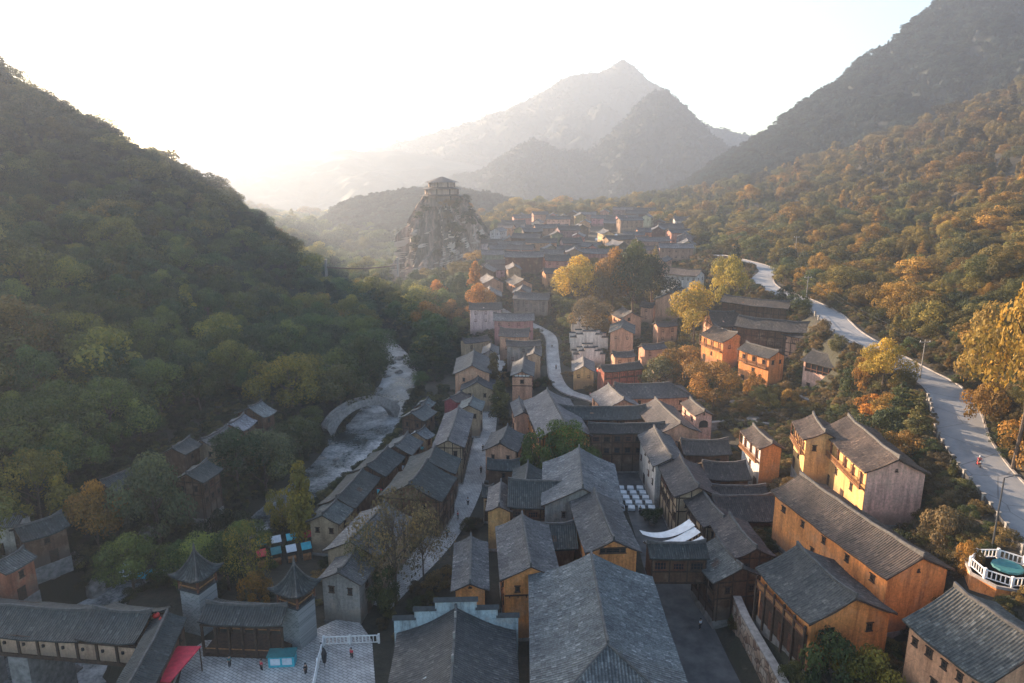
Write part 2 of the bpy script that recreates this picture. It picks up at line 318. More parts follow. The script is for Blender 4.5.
# right orange houses
hs("long bright orange house with a dark brown roof and small square windows", (924,557), (800,474), (885,578), 4.2, 7.6, OCH, warm, near=1, vent=1, sidewin=5, wy=1)
hs("orange house with a dark timber porch above the rubble terrace wall", (857,598), (797,545), (808,624), 3.4, 7.0, OCH, (0.085,0.085,0.08), near=1, porch=1)
hs("orange walled house cut off by the bottom right corner", (1046,646), (954,586), (990,690), 4.6, 8.2, (0.62,0.32,0.18), (0.10,0.105,0.095), near=1, sidewin=5)
hs("two-storey house with a big pale pink gable and a yellow wooden gallery side", (900,459), (848,416), (864,472), 6.0, 8.2, (0.82, 0.47, 0.36), warm, near=1, vent=1, gallery=1, side=YEL)  # wall pink deepened to carry warm bounce light on the shaded gable
hs("shorter amber house joined to the left end of the pink gabled house", (826,432), (813,414), (806,449), 6.0, 7.4, YEL, warm, near=1, gallery=1)
hs("house with an orange gable, white lower side and wooden gallery left of the amber house", (773,443), (753,425), (762,457), 2.6, 7.2, OCH, warm, near=1, gallery=1, side=WHT)
# right terrace cluster
hs("topmost long dark timber house below the bend of the road", (724,295), (792,302), (722,303), 10.5, 7.2, WOD, dark, timber=1)
hs("small brown roofed house at the left end of the terrace cluster", (708,311), (738,311), (705,321), 8.5, 6.2, SAL, warm, timber=1)
hs("long dark roofed timber house in the middle of the terrace cluster", (738,316), (814,323), (733,326), 8.0, 7.4, WOD, dark, timber=1)
hs("long white walled lower house with square windows in the terrace cluster", (733,330), (783,337), (731,335), 6.5, 5.6, WHT, warm, sidewin=4)
hs("dark roofed house with an orange balcony at the right of the terrace cluster", (789,326), (823,332), (783,336), 7.0, 7.4, SAL, dark, timber=1)
hs("small amber house with two balconies at the front left of the terrace cluster", (714,325), (738,333), (698,332), 5.0, 7.6, OCH, warm, gallery=1)
hs("amber timber house with open balconies at the front centre of the terrace cluster", (746,342), (779,351), (738,351), 4.5, 7.8, OCH, dark, gallery=1)
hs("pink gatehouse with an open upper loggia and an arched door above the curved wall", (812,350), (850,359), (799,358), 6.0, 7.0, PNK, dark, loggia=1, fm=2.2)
# rows by the river, right bank
hs("salmon gabled house with a wide grey roof at the top of the riverside lane", (472,365), (474,350), (451,371), 0, 8.4, SAL, cool)
hs("dark gabled house with tan walls just below the wide salmon gabled house", (477,382), (479,372), (496,388), 0, 6.2, TAN, cool)
hs("low tan lean roof with a red wall left of the tan walled house", (450,398), (466,388), (457,402), 0, 4.4, (0.3,0.07,0.08), (0.2,0.16,0.14))
hs("small teal roofed house with one white slope on the riverside lane", (469,405), (473,396), (482,411), 0, 6.0, TAN, (0.1,0.14,0.15))
hs("long riverside lane house with a mauve roof and arched timber gable", (448,440), (459,407), (465,448), 0, 7.0, TAN, (0.15,0.145,0.155), timber=1)
hs("dark green roofed house next below the mauve roofed lane house", (428,461), (435,446), (456,474), 0, 6.8, WOD, teal)
hs("largest dark green roofed house of the riverside row", (409,484), (427,461), (441,503), 0, 7.2, WOD, teal, timber=1)
hs("pale weathered roofed house below the large dark green roof, beside the bare willows", (350,541), (386,502), (380,560), -0.5, 7.0, TAN, (0.16,0.15,0.145), near=1)
hs("grey roofed riverside house beside the small turreted gate", (338,572), (356,550), (357,594), -0.5, 6.2, GRY, (0.13,0.14,0.15), near=1)
hs("tiny teal roofed hut nearest the river rapids", (420,404), (428,398), (426,409), -1, 4.6, WOD, (0.09,0.12,0.13))
hs("teal roofed hut second from the river rapids", (411,413), (425,404), (424,421), -1, 4.8, WOD, (0.08,0.11,0.12))
hs("small pale blue roofed stall house beside the striped stalls", (416,432), (425,427), (428,438), -1, 4.8, TAN, (0.14,0.17,0.19))
hs("teal-grey roofed riverside house above the longest dark roof", (395,446), (408,433), (413,453), -1, 5.6, WOD, (0.07,0.09,0.1))
hs("dark teal roofed riverside house in the middle of the lower row", (367,466), (388,447), (386,476), -1, 5.6, WOD, teal)
hs("long dark teal roofed riverside house near the slender yellow-green tree", (336,498), (363,469), (358,504), -1, 5.8, WOD, teal)
hs("last teal roofed riverside house with a pale gable, nearest the foreground", (322,515), (338,498), (340,525), -1, 5.6, TAN, (0.07,0.095,0.1))
# left bank
hs("low teal roofed gallery running diagonally behind the red canopy", (120,700), (168,612), (98,694), 0, 4.4, WOD, teal, near=1)
hs("small ochre arched pavilion beside the upper lane, below the stepped white walls", (584,366), (583,356), (572,372), 1.2, 4.6, YEL, pale)
hs("dark roofed opera stage with red woodwork behind the round white gable", (600,366), (640,362), (598,376), 0.6, 6.0, (0.3,0.08,0.05), dark, timber=1)
hs("upper blue roofed house on the wooded left bank", (248,407), (262,401), (262,420), 0, 5.6, WOD, (0.16,0.2,0.22))
hs("pale blue roofed house second down the wooded left bank", (229,424), (244,414), (243,432), 0, 5.6, WOD, (0.2,0.22,0.26))
hs("weathered grey roofed house in the middle of the left bank row", (201,440), (227,426), (214,454), 0, 5.8, TAN, (0.17,0.165,0.17))
hs("dark green hipped house on the left bank above the pavilion house", (172,448), (190,437), (181,464), 0, 6.2, WOD, teal)
hs("dark roofed stilted pavilion house on the left bank", (186,474), (207,460), (201,488), -1, 6.8, WOD, teal, timber=1)
hs("long dark green roofed house half hidden by trees on the left bank", (100,482), (148,459), (114,494), 0, 5.6, WOD, teal)
hs("small blue roofed hut among trees behind the arched bridge", (323,366), (341,362), (327,371), 0, 4.4, WOD, (0.22,0.26,0.28))
hs("pale roofed long shed at the left picture edge", (-20,516), (24,514), (-18,522), 0, 4.8, WHT, (0.2,0.22,0.22))
hs("dark teal roofed house behind the pale shed at the left picture edge", (14,528), (62,512), (26,541), 0, 5.2, WOD, teal)
hs("teal roofed house with a red-brown wall at the left picture edge", (24,548), (-8,566), (30,556), 0, 5.0, (0.4,0.14,0.07), (0.09,0.11,0.12), near=1)
# middle distance
hs("timber framed gabled house with a salmon wall between the two lanes", (522,371), (524,357), (509,375), 0.5, 7.4, SAL, cool, framed=1)
hs("dark walled long house behind the timber framed gabled house", (506,341), (541,341), (505,346), 1.8, 6.6, GRY, dusk)
hs("mauve roofed wide house with a little salmon gable on its roof", (500,328), (530,329), (498,336), 2.5, 6.0, SAL, dusk)
hs("small dark gabled house beside the wide salmon gabled house", (490,350), (491,343), (500,352), 1, 6.2, GRY, cool)
hs("salmon gabled house with a teal roof right of the stepped white walls", (622,327), (623,319), (608,332), 2.0, 7.6, SAL, (0.1,0.12,0.12))
hs("salmon house with a dark window and a white crest behind the teal roofed house", (632,312), (622,307), (644,317), 3.5, 7.4, SAL, cool, gwin='small')
hs("tall plain salmon gable beside the yellow trees", (671,292), (677,284), (654,300), 5.5, 8.6, SAL, (0.1,0.12,0.13), gwin=None)
hs("white walled house with a row of dark windows beyond the yellow trees", (668,267), (702,270), (664,274), 10.5, 7.8, WHT, dusk, sidewin=6)
hs("brown gabled barn beside the white walled house", (660,259), (668,256), (656,264), 11.5, 8.0, SAL, dusk)
hs("pale crested house behind the salmon house with the dark window", (641,302), (655,303), (640,307), 5.0, 6.0, SAL, dark)
hs("low mauve roofed house left of the upper lane beside the river trees", (462,339), (488,336), (461,346), 1, 5.4, TAN, dusk)
hs("small salmon house with a crosswise roof below the brown grove", (641,345), (664,343), (640,351), 2.5, 5.6, SAL, cool)
hs("grey roofed salmon house right of the stepped white walls", (612,352), (634,351), (611,358), 1.4, 5.2, SAL, dusk)
hs("dark roofed house below the crosswise salmon house", (650,366), (671,364), (649,372), 1.4, 5.2, TAN, dark)
hs("tan end-on house squeezed beside the upper lane bend", (534,353), (535,343), (527,358), 1.6, 6.0, TAN, cool)
hs("salmon house with a dark roof among trees under the tall plain gable", (655,322), (676,321), (654,329), 4, 5.6, SAL, dusk)
H = [h for h in H if not h.get('skip')]
def solve(h):
    zr = h['zg'] + h['h']
    a = pz(*h['A'], zr); b = pz(*h['B'], zr); tanp = h.get('tanp', 0.5)
    d = (b - a)[:2]; L = float(np.hypot(*d)); d = d / L; n = np.array([-d[1], d[0]])
    best = None
    for sgn in (1, -1):
        for wd in np.arange(3.2, 16, 0.1):
            p = np.array([*(a[:2] + n * sgn * wd / 2), zr - wd / 2 * tanp]); q = proj(p)
            e = (q[0] - h['E'][0]) ** 2 + (q[1] - h['E'][1]) ** 2
            if best is None or e < best[0]: best = (e, wd, sgn)
    h['w'] = h.get('fixw', best[1]); h['sgn'] = best[2]; h['L'] = L; h['err'] = best[0] ** .5
    h['c'] = (a + b)[:2] / 2; h['rz'] = math.atan2(d[1], d[0]); h['zr'] = zr; h['dist'] = float(np.hypot(*h['c']))
for h in H: solve(h)
# ------------------------------------------------------------ lines: river and roads (px, py, z)
def line(pts): return np.array([pz(*p) for p in pts])
RIV = line([(40,800,-7),(48,700,-6.5),(60,640,-6.2),(135,598,-5.8),(215,570,-5.4),(250,545,-5.2),(300,502,-5),(340,468,-4.8),(372,432,-4.6),(385,408,-4.2),(400,385,-3.6),(402,368,-3),(393,352,-3.2),(372,330,-4),(352,310,-5),(345,292,-6),(335,276,-8)])
RIVW = np.array([8,8,8,8,6,6,7.5,8.5,8.5,7.5,7,5,4,3,3,3,3.])
ROAD = line([(1120,640,10.2),(1062,560,10.8),(1010,498,11.4),(982,466,12),(963,435,12.7),(955,408,13.4),(940,386,14),(908,368,14.6),(876,350,15.2),(846,332,15.8),(826,313,16.4),(800,300,17),(772,290,17.4),(762,280,17.8),(768,270,18.2),(745,262,18.6),(715,255,18.8)])
LANE = line([(377,606,0),(392,590,0),(437,545,0),(463,505,0),(480,460,0),(487,425,0),(489,400,0.2),(494,375,0.6),(502,355,1.2)])
LANE2 = line([(640,420,0),(600,402,0.3),(568,392,0.5),(556,378,0.8),(553,355,1.8),(550,336,3),(532,325,4),(512,316,5),(492,305,6.5),(478,300,7.5)])
ALLEY = line([(730,720,-0.6),(702,660,-0.6),(682,610,-0.5),(668,575,-0.3),(655,535,0),(640,495,0),(628,462,0),(618,440,0)])
def seg_info(P, line_, val=None):
    """nearest distance, height, value for points P (n,2) on a polyline"""
    best = np.full(len(P), 1e9); zz = np.zeros(len(P)); vv = np.zeros(len(P))
    for i in range(len(line_) - 1):
        a, b = line_[i], line_[i + 1]; d = b[:2] - a[:2]; t = np.clip(((P - a[:2]) @ d) / (d @ d), 0, 1)
        q = a[:2] + t[:, None] * d; r = np.hypot(*(P - q).T); m = r < best
        best[m] = r[m]; zz[m] = (a[2] + t * (b[2] - a[2]))[m]
        if val is not None: vv[m] = (val[i] + t * (val[i + 1] - val[i]))[m]
    return best, zz, vv
# ------------------------------------------------------------ terrain control points
cps = []
for p in [(333,428,-4.2),(326,438,-4.4),(342,440,-4.4),(120,660,0),(250,650,0),(330,660,0),(200,700,0),(300,620,-0.5),(360,620,0),(430,640,0),(520,660,0),(600,660,0),(690,640,-0.6),(650,500,0),(600,450,0),(560,440,0),(450,520,0),(480,560,0),(420,560,0),(400,470,-1),(380,490,-1),(340,520,-1),(430,410,-1),(440,385,-0.5),(520,400,0),(560,360,1.5),(600,360,1),(640,375,1),(570,330,3.2),
          (700,440,1.5),(740,440,2),(780,420,4),(820,408,5.5),(700,400,2),(740,395,4),(790,395,6),(680,370,2),(660,345,3),(700,352,5),(0,520,2),(60,500,2),(150,440,1.5),(250,385,1.5),(300,350,1),(330,335,-1),(350,322,-2),(335,305,-4),(320,290,-6),(420,350,-0.5),(450,335,1),(400,320,-1),(430,300,1),(380,300,-2),(20,590,0.5),(60,560,0),(120,540,0),(160,500,0),(200,480,0),(255,420,0),
          (280,460,0),(250,500,0),(200,530,-1),(300,440,0),(320,400,0),(360,380,0),
          (770,560,1.5),(760,620,1.0),(830,660,3.2),(760,680,1),(900,640,4.2),(960,600,6.5),(980,590,7),(840,402,5.5),(856,398,6.8),(940,540,6.5),(800,500,3.5),(770,480,2.5),(880,400,10.5),(860,420,8),(900,420,9.5),(910,470,8.5),(880,392,8.5),
          (1024,455,16),(1024,330,24),(1000,400,18),(1060,500,17)]: cps.append(pz(*p))
for p in [(0,400,110),(0,300,150),(0,200,195),(0,100,240),(-100,45,235),(-200,-18,230),(-300,-40,220),(-300,200,150),(-300,450,90),(-150,300,130),(100,350,140),(100,250,180),(100,160,236),(45,128,238),(200,300,185),(200,204,250),(150,188,243),(60,440,105),(260,240,272),(240,219,262),(270,306,222),(284,276,290),(292,300,292),(285,322,225),(250,250,230),
          (1024,112,350),(960,130,365),(900,150,380),(850,168,400),(800,185,420),(750,196,440),(700,203,460),(650,207,480),(600,210,500),(900,305,150),(950,250,180),(1000,200,220),(900,220,250),(800,240,250),(830,285,185),(720,240,300),(800,265,210),(760,225,330),(680,225,380),(1024,270,122),(1100,250,130),(1200,150,180),(1100,60,350),(1300,0,300),(1000,300,120),(960,330,112),(1024,160,270),(930,345,125)]: cps.append(pd(*p))
# village floor rising with distance
for zc, z in ((150,0.5),(180,4),(210,8),(240,12.5),(300,16.5),(350,18.5),(400,20),(460,21.5)):
    y = 341.5 + F * (((CH - z) / zc - sp) / cp)
    for px in (505, 545, 590, 630, 670):
        if px > 590 and zc < 230: continue
        if px > 560 and zc < 190: continue
        cps.append(pz(px, y, z + (0.8 if px > 600 else 0)))
# beyond: gorge behind the left ridge and behind the rock, hills far behind
cps += [np.array(p, float) for p in [(-90,330,-12),(-60,360,-14),(-120,420,-14),(-40,420,-8),(0,560,0),(-200,420,10),(-330,420,40),(-150,600,-10),(100,620,15),(300,620,50),(500,600,120),(700,500,160),(700,250,120),(500,120,110),(300,60,70),(160,30,20),(90,20,6),(0,20,-1),(-80,20,-2),(-200,60,10),(-400,100,70),(-500,300,130),(-600,600,60),(-300,800,-10),(0,900,0),(300,900,20),(700,900,60),(-900,900,0),(900,900,100),(0,1400,0),(900,1400,50),(-900,1400,0),(-900,100,120),(900,100,200),(-62,320,-8),(-78,300,-10),(-90,290,-6)]]
for h in H:
    ca, sa = math.cos(h['rz']), math.sin(h['rz'])
    for s in (-.35, .35):
        cps.append(np.array([h['c'][0] + ca * s * h['L'], h['c'][1] + sa * s * h['L'], h['zg']]))
for i in range(0, len(ROAD)): cps.append(ROAD[i])
for l in (LANE, LANE2, ALLEY):
    for p in l[::2]: cps.append(p)
cps = np.array(cps)
# drop near-duplicates
keep = []
for i, p in enumerate(cps):
    if all(np.hypot(*(p[:2] - cps[j][:2])) > 1.5 for j in keep): keep.append(i)
cps = cps[keep]
D = np.hypot(cps[:, None, 0] - cps[None, :, 0], cps[:, None, 1] - cps[None, :, 1])
n_ = len(cps); A_ = np.zeros((n_ + 1, n_ + 1)); A_[:n_, :n_] = -D + np.eye(n_) * -0.0; A_[:n_, :n_] -= np.eye(n_) * 0.0
A_[:n_, n_] = 1; A_[n_, :n_] = 1
wts = np.linalg.solve(A_ + np.diag([0.6] * n_ + [0]), np.append(cps[:, 2], 0))
def fbm(x, y, sc, seed=0):
    v = np.zeros_like(x); a = 1.0
    for o in range(4):
        s = sc * 2 ** o; r = np.random.default_rng(seed * 10 + o); ph = r.uniform(0, 6.28, 8); an = r.uniform(0, 6.28, 4)
        for k in range(4): v += a * np.sin((x * math.cos(an[k]) + y * math.sin(an[k])) / s * 6.28 * 4 ** 0 + ph[k]) / 4 if s > 0 else 0
        a *= 0.5; sc /= 4
    return v
EXTRA = [dict(c=pz(1004, 572, 10.6)[:2], rz=0, L=4.6, w=4.6, zg=8.8, fm=.8)]
def sstep(x): x = np.clip(x, 0, 1); return x * x * (3 - 2 * x)
def hT(P):
    P = np.atleast_2d(np.asarray(P, float))[:, :2]; z = np.zeros(len(P))
    for i in range(0, len(P), 4000):
        Q = P[i:i + 4000]; D = np.hypot(Q[:, None, 0] - cps[None, :, 0], Q[:, None, 1] - cps[None, :, 1]); z[i:i + 4000] = -D @ wts[:n_] + wts[n_]
    # rough slopes on the hills only
    dr, zr_, wr = seg_info(P, RIV, RIVW)
    d1, z1, _ = seg_info(P, ROAD)
    rx = np.interp(P[:, 1], RIV[:, 1], RIV[:, 0]); rox = np.interp(P[:, 1], ROAD[:, 1], ROAD[:, 0])
    hill = sstep((rx - 25 - P[:, 0]) / 30) + sstep((P[:, 0] - rox - 8) / 25)
    z = z + hill * (2.6 * fbm(P[:, 0], P[:, 1], 60, 3) + 0.4 * np.minimum(np.abs(z), 60) / 6 * fbm(P[:, 0], P[:, 1], 110, 5))
    for h in H + EXTRA:
        m_ = np.hypot(P[:, 0] - h['c'][0], P[:, 1] - h['c'][1]) < h['L'] / 2 + h['w'] / 2 + 4
        if not m_.any(): continue
        dx, dy = P[m_, 0] - h['c'][0], P[m_, 1] - h['c'][1]; ca, sa = math.cos(h['rz']), math.sin(h['rz'])
        o_ = np.hypot(np.maximum(abs(dx * ca + dy * sa) - h['L'] / 2, 0), np.maximum(abs(-dx * sa + dy * ca) - h['w'] / 2, 0)); k = 1 - sstep((o_ - h.get('fm', .6)) / 2.4); z[m_] = z[m_] * (1 - k) + h['zg'] * k
    for ln, half, fall in ((LANE, 2.2, 3), (LANE2, 1.8, 3), (ALLEY, 3.0, 2.5), (ROAD, 3.6, 5)):
        d, zz, _ = seg_info(P, ln); k = 1 - sstep((d - half) / fall); z = z * (1 - k) + zz * k
    k = 1 - sstep((dr - wr / 2) / 4.0); z = np.where(dr < 60, z * (1 - k) + np.minimum(z, zr_ - 1.2) * k, z)
    return z
def ground(px, py, z0=40, z1=900):
    t = np.concatenate([np.arange(z0, 200, 0.4), np.arange(200, z1, 1.5)]); d = ray(px, py); P = np.array([0, 0, CH]) + t[:, None] * d
    below = P[:, 2] < hT(P); i = int(np.argmax(below)) if below.any() else len(t) - 1
    return P[i], t[i]
# ------------------------------------------------------------ ground sheet
def axis(lo, hi, step, far0, far1):
    a = list(np.arange(lo, hi + .01, step)); s = step
    while a[-1] < far1: s *= 1.13; a.append(a[-1] + s)
    s = step
    while a[0] > far0: s *= 1.13; a.insert(0, a[0] - s)
    return np.array(a)
xs = axis(-125, 120, 1.5, -640, 1450); ys = axis(25, 260, 1.5, -120, 1600)
def grid_mesh(name, X, Y, Z, mat, kind='structure', smooth=True):
    ny, nx = X.shape; me = bpy.data.meshes.new(name)
    v = np.stack([X, Y, Z], -1).reshape(-1, 3); me.vertices.add(len(v)); me.vertices.foreach_set('co', v.astype(np.float32).ravel())
    j, i = np.mgrid[0:ny - 1, 0:nx - 1]; a = (j * nx + i).ravel(); f = np.stack([a, a + 1, a + nx + 1, a + nx], -1)
    me.loops.add(f.size); me.loops.foreach_set('vertex_index', f.ravel().astype(np.int32)); me.polygons.add(len(f))
    me.polygons.foreach_set('loop_start', (np.arange(len(f)) * 4).astype(np.int32)); me.polygons.foreach_set('loop_total', np.full(len(f), 4, np.int32))
    me.polygons.foreach_set('use_smooth', np.full(len(f), smooth)); me.materials.append(MATS[mat]); me.update(calc_edges=True); me.validate()
    o = bpy.data.objects.new(name, me); C.objects.link(o)
    if kind: o['kind'] = kind
    return o
GX, GY = np.meshgrid(xs, ys); GP = np.stack([GX.ravel(), GY.ravel()], -1); GZ = hT(GP).reshape(GX.shape)
GZ = np.where(GY > 650, np.minimum(GZ, GZ * np.clip(1 - (GY - 650) / 500, 0, 1)), GZ)
grid_mesh('ground', GX, GY, GZ, 'ground_earth')
def gz(x, y):
    """bilinear height of the ground sheet"""
    x = np.atleast_1d(x).astype(float); y = np.atleast_1d(y).astype(float)
    i = np.clip(np.searchsorted(xs, x) - 1, 0, len(xs) - 2); j = np.clip(np.searchsorted(ys, y) - 1, 0, len(ys) - 2)
    tx = np.clip((x - xs[i]) / (xs[i + 1] - xs[i]), 0, 1); ty = np.clip((y - ys[j]) / (ys[j + 1] - ys[j]), 0, 1)
    return (GZ[j, i] * (1 - tx) * (1 - ty) + GZ[j, i + 1] * tx * (1 - ty) + GZ[j + 1, i] * (1 - tx) * ty + GZ[j + 1, i + 1] * tx * ty)
def resample(l, step, val=None):
    """smooth (Catmull-Rom) and resample a polyline"""
    P = np.vstack([2 * l[0] - l[1], l, 2 * l[-1] - l[-2]]); out = []; vv = []
    for i in range(1, len(P) - 2):
        n = max(2, int(np.hypot(*(P[i + 1] - P[i])[:2]) / step))
        for k in range(n):
            t = k / n; a, b, c, d = P[i - 1], P[i], P[i + 1], P[i + 2]
            out.append(0.5 * (2 * b + (c - a) * t + (2 * a - 5 * b + 4 * c - d) * t * t + (3 * b - a - 3 * c + d) * t ** 3))
            if val is not None: vv.append(val[i - 1] * (1 - t) + val[i] * t)
    out.append(P[-2]); 
    if val is not None: vv.append(val[-1])
    return (np.array(out), np.array(vv)) if val is not None else np.array(out)
def normals(l):
    d = np.gradient(l[:, :2], axis=0); d /= np.linalg.norm(d, axis=1)[:, None] + 1e-9
    return np.stack([-d[:, 1], d[:, 0]], -1)
def ribbon(name, l, half, mat, dz=0.05, kind='structure', cols=3, skirt=0.0):
    n = normals(l); half = np.broadcast_to(half, len(l)); m = MB()
    rows = []
    for i in range(len(l)):
        row = []
        for k in range(cols):
            s = (k / (cols - 1) * 2 - 1) * half[i]; row.append(len(m.v)); m.v.append((l[i][0] + n[i][0] * s, l[i][1] + n[i][1] * s, l[i][2] + dz))
        rows.append(row)
    for i in range(len(l) - 1):
        for k in range(cols - 1): m.f.append((rows[i][k + 1], rows[i][k], rows[i + 1][k], rows[i + 1][k + 1]))
    o = m.build(name, mat, smooth=True); o['kind'] = kind; return o
def curb(name, l, off, wd, ht, mat, base=-0.3, kind='structure'):
    n = normals(l); m = MB(); q = []
    for i in range(len(l)):
        a = l[i][:2] + n[i] * (off - wd / 2); b = l[i][:2] + n[i] * (off + wd / 2); z = l[i][2]; j = len(m.v)
        m.v += [(a[0], a[1], z + base), (a[0], a[1], z + ht), (b[0], b[1], z + ht), (b[0], b[1], z + base)]; q.append(j)
    for i in range(len(q) - 1):
        for k in range(3): m.f.append((q[i] + k, q[i] + k + 1, q[i + 1] + k + 1, q[i + 1] + k))
    o = m.build(name, mat)
    if kind: o['kind'] = kind
    return o
rl, rw_ = resample(RIV, 3.0, RIVW); ribbon('river_water', rl, rw_ / 2 + 4.0, 'water', 0.0, cols=7)
ROADR = resample(ROAD, 2.0); ribbon('road', ROADR, 2.6, 'asphalt', 0.05)
curb('road_kerb', ROADR, -2.75, 0.25, 0.17, 'kerb_stone')
LANER = resample(LANE, 2.0); ribbon('lane', LANER, 1.7, 'paving', 0.05); curb('lane_kerb', LANER, 1.8, 0.2, 0.15, 'kerb_stone')
LANE2R = resample(LANE2, 2.0); ribbon('upper_lane', LANE2R, 1.45, 'paving', 0.05); curb('upper_lane_kerb', LANE2R, 1.55, 0.25, 0.3, 'kerb_stone')
ALR = resample(ALLEY, 2.0); ribbon('alley_pavement', ALR, 2.5, 'dark_paving', 0.05)
# plaza
m = MB(); pl = [pz(170,720,0.05), pz(185,655,0.05), pz(205,640,0.05), pz(285,640,0.05), pz(318,628,0.05), pz(352,612,0.05), pz(372,640,0.05), pz(378,720,0.05)]
m.face([tuple(p) for p in reversed(pl)]); m.build('plaza_pavement', 'paving')['kind'] = 'structure'
# ------------------------------------------------------------ house builder
def wall_prism(L, y0, y1, z0, zf, mat, name, parent, color, x0=None):
    """pentagon wall body between x0..x0+L"""
    m = MB(); a = -L / 2 if x0 is None else x0; b = a + L; i = len(m.v)
    for x in (a, b): m.v += [(x, y0, z0), (x, y1, z0), (x, y1, zf(y1)), (x, 0, zf(0)), (x, y0, zf(y0))]
    m.f += [(0, 4, 3, 2, 1), (5, 6, 7, 8, 9), (0, 1, 6, 5), (1, 2, 7, 6), (2, 3, 8, 7), (3, 4, 9, 8), (4, 0, 5, 9)]
    return m.build(name, mat, parent, color)
def gable_roof(L, half, H, tanp, parent, color, ex=0.0, curl=0.10, name='roof', hipA=False, hipB=False, seed=0, corr=False):
    rr = random.Random(seed); m = MB(); nx = max(4, min(14, int(L / 1.2))); nt_ = 5; th = 0.13
    if corr: nx = int(L / 0.06)
    ph = rr.uniform(0, 6); amp = 0.035; jt = rr.uniform(.8, 1.2); wm = rr.uniform(-.06, .06); color = (color[0] * jt * (1 + wm), color[1] * jt, color[2] * jt * (1 - wm)); sagd = rr.uniform(.04, .14)
    def P(x, s, t, off=0):
        cz = (.045 * abs(math.sin(x * math.pi / .24)) if corr and not off else 0); y = s * half * t; u = abs(2 * x / L); z = H - half * t * tanp - 0.05 * half * math.sin(math.pi * t) + curl * u ** 4 * (0.4 + 0.6 * t) - sagd * (1 - u * u) + amp * (math.sin(x * 1.7 + ph + t * 2) + math.sin(x * .9 + t * 5 * s + ph * 2))
        return (x, y, z - off + cz)
    for s in (1, -1):
        for off in (0, th):
            g = [[len(m.v) + i * (nt_ + 1) + j for j in range(nt_ + 1)] for i in range(nx + 1)]
            for i in range(nx + 1):
                for j in range(nt_ + 1):
                    x = -L / 2 + L * i / nx; t = j / nt_
                    if hipA: x = max(x, -L / 2) if x > -L / 2 + 1e-6 else -L / 2 - half * t
                    if hipB and i == nx: x = L / 2 + half * t
                    m.v.append(P(min(max(x, -L / 2), L / 2), s, t, off)); 
                    if x < -L / 2 or x > L / 2: v = m.v[-1]; m.v[-1] = (x, v[1], v[2])
            for i in range(nx):
                for j in range(nt_):
                    q = (g[i][j], g[i + 1][j], g[i + 1][j + 1], g[i][j + 1]); 
                    up = (s < 0) == (off == 0)
                    if not up: q = q[::-1]
                    if off: q = q[::-1] if False else q
                    m.f.append(q); m.uv[len(m.f) - 1] = [(m.v[k][0], abs(m.v[k][1]) * 1.1) for k in q]
            if off == 0: top = g
            else:
                bot = g
                for i in range(nx): m.f.append((top[i][nt_], top[i + 1][nt_], bot[i + 1][nt_], bot[i][nt_])); m.uv[len(m.f) - 1] = [(0, 0)] * 4
                for e, hp in ((0, hipA), (nx, hipB)):
                    if hp: continue
                    for j in range(nt_): m.f.append((top[e][j], top[e][j + 1], bot[e][j + 1], bot[e][j])); m.uv[len(m.f) - 1] = [(0, 0)] * 4
    for hp, sg in ((hipA, -1), (hipB, 1)):
        if not hp: continue
        n = 8
        for off in (0, th):
            g = []
            for j in range(nt_ + 1):
                t = j / nt_; row = []
                for k in range(n + 1):
                    q = -1 + 2 * k / n; v = P(sg * L / 2, 1, t, off); row.append(len(m.v)); m.v.append((sg * (L / 2 + half * t), q * half * t, v[2] + 0.05 * t * q ** 4))
                g.append(row)
            for j in range(nt_):
                for k in range(n):
                    q = (g[j][k], g[j + 1][k], g[j + 1][k + 1], g[j][k + 1]); m.f.append(q); m.uv[len(m.f) - 1] = [(m.v[z][1], abs(m.v[z][0])) for z in q]
            if off == 0: tp = g
        for k in range(n): m.f.append((tp[nt_][k], tp[nt_][k + 1], g[nt_][k + 1], g[nt_][k])); m.uv[len(m.f) - 1] = [(0, 0)] * 4
    r = m.build(name, 'roof_tiles', parent, color)
    c = MB(); n = max(4, min(14, int(L / 1.2))); pts = [(-L / 2 + L * i / n) for i in range(n + 1)]; q = []
    for x in pts:
        z = P(x, 1, 0)[2]; k = abs(2 * x / L) ** 6 * 0.22; j = len(c.v); ww = 0.11; q.append(j)
        c.v += [(x, -ww, z - 0.06), (x, -ww * .8, z + 0.15 + k), (x, ww * .8, z + 0.15 + k), (x, ww, z - 0.06)]
    for i in range(n):
        for k in range(3): c.f.append((q[i] + k, q[i] + k + 1, q[i + 1] + k + 1, q[i + 1] + k))
    c.f += [(q[0], q[0] + 1, q[0] + 2, q[0] + 3), (q[-1] + 3, q[-1] + 2, q[-1] + 1, q[-1])]
    if hipA or hipB:
        for hp, sg in ((hipA, -1), (hipB, 1)):
            if hp:
                for s in (1, -1): c.bar((sg * L / 2, 0, P(sg * L / 2, 1, 0)[2] + .05), (sg * (L / 2 + half), s * half, P(L / 2, 1, 1)[2] + .08), 0.1, 5)
    c.build('ridge_cap', 'ridge_tile', r)
    return r
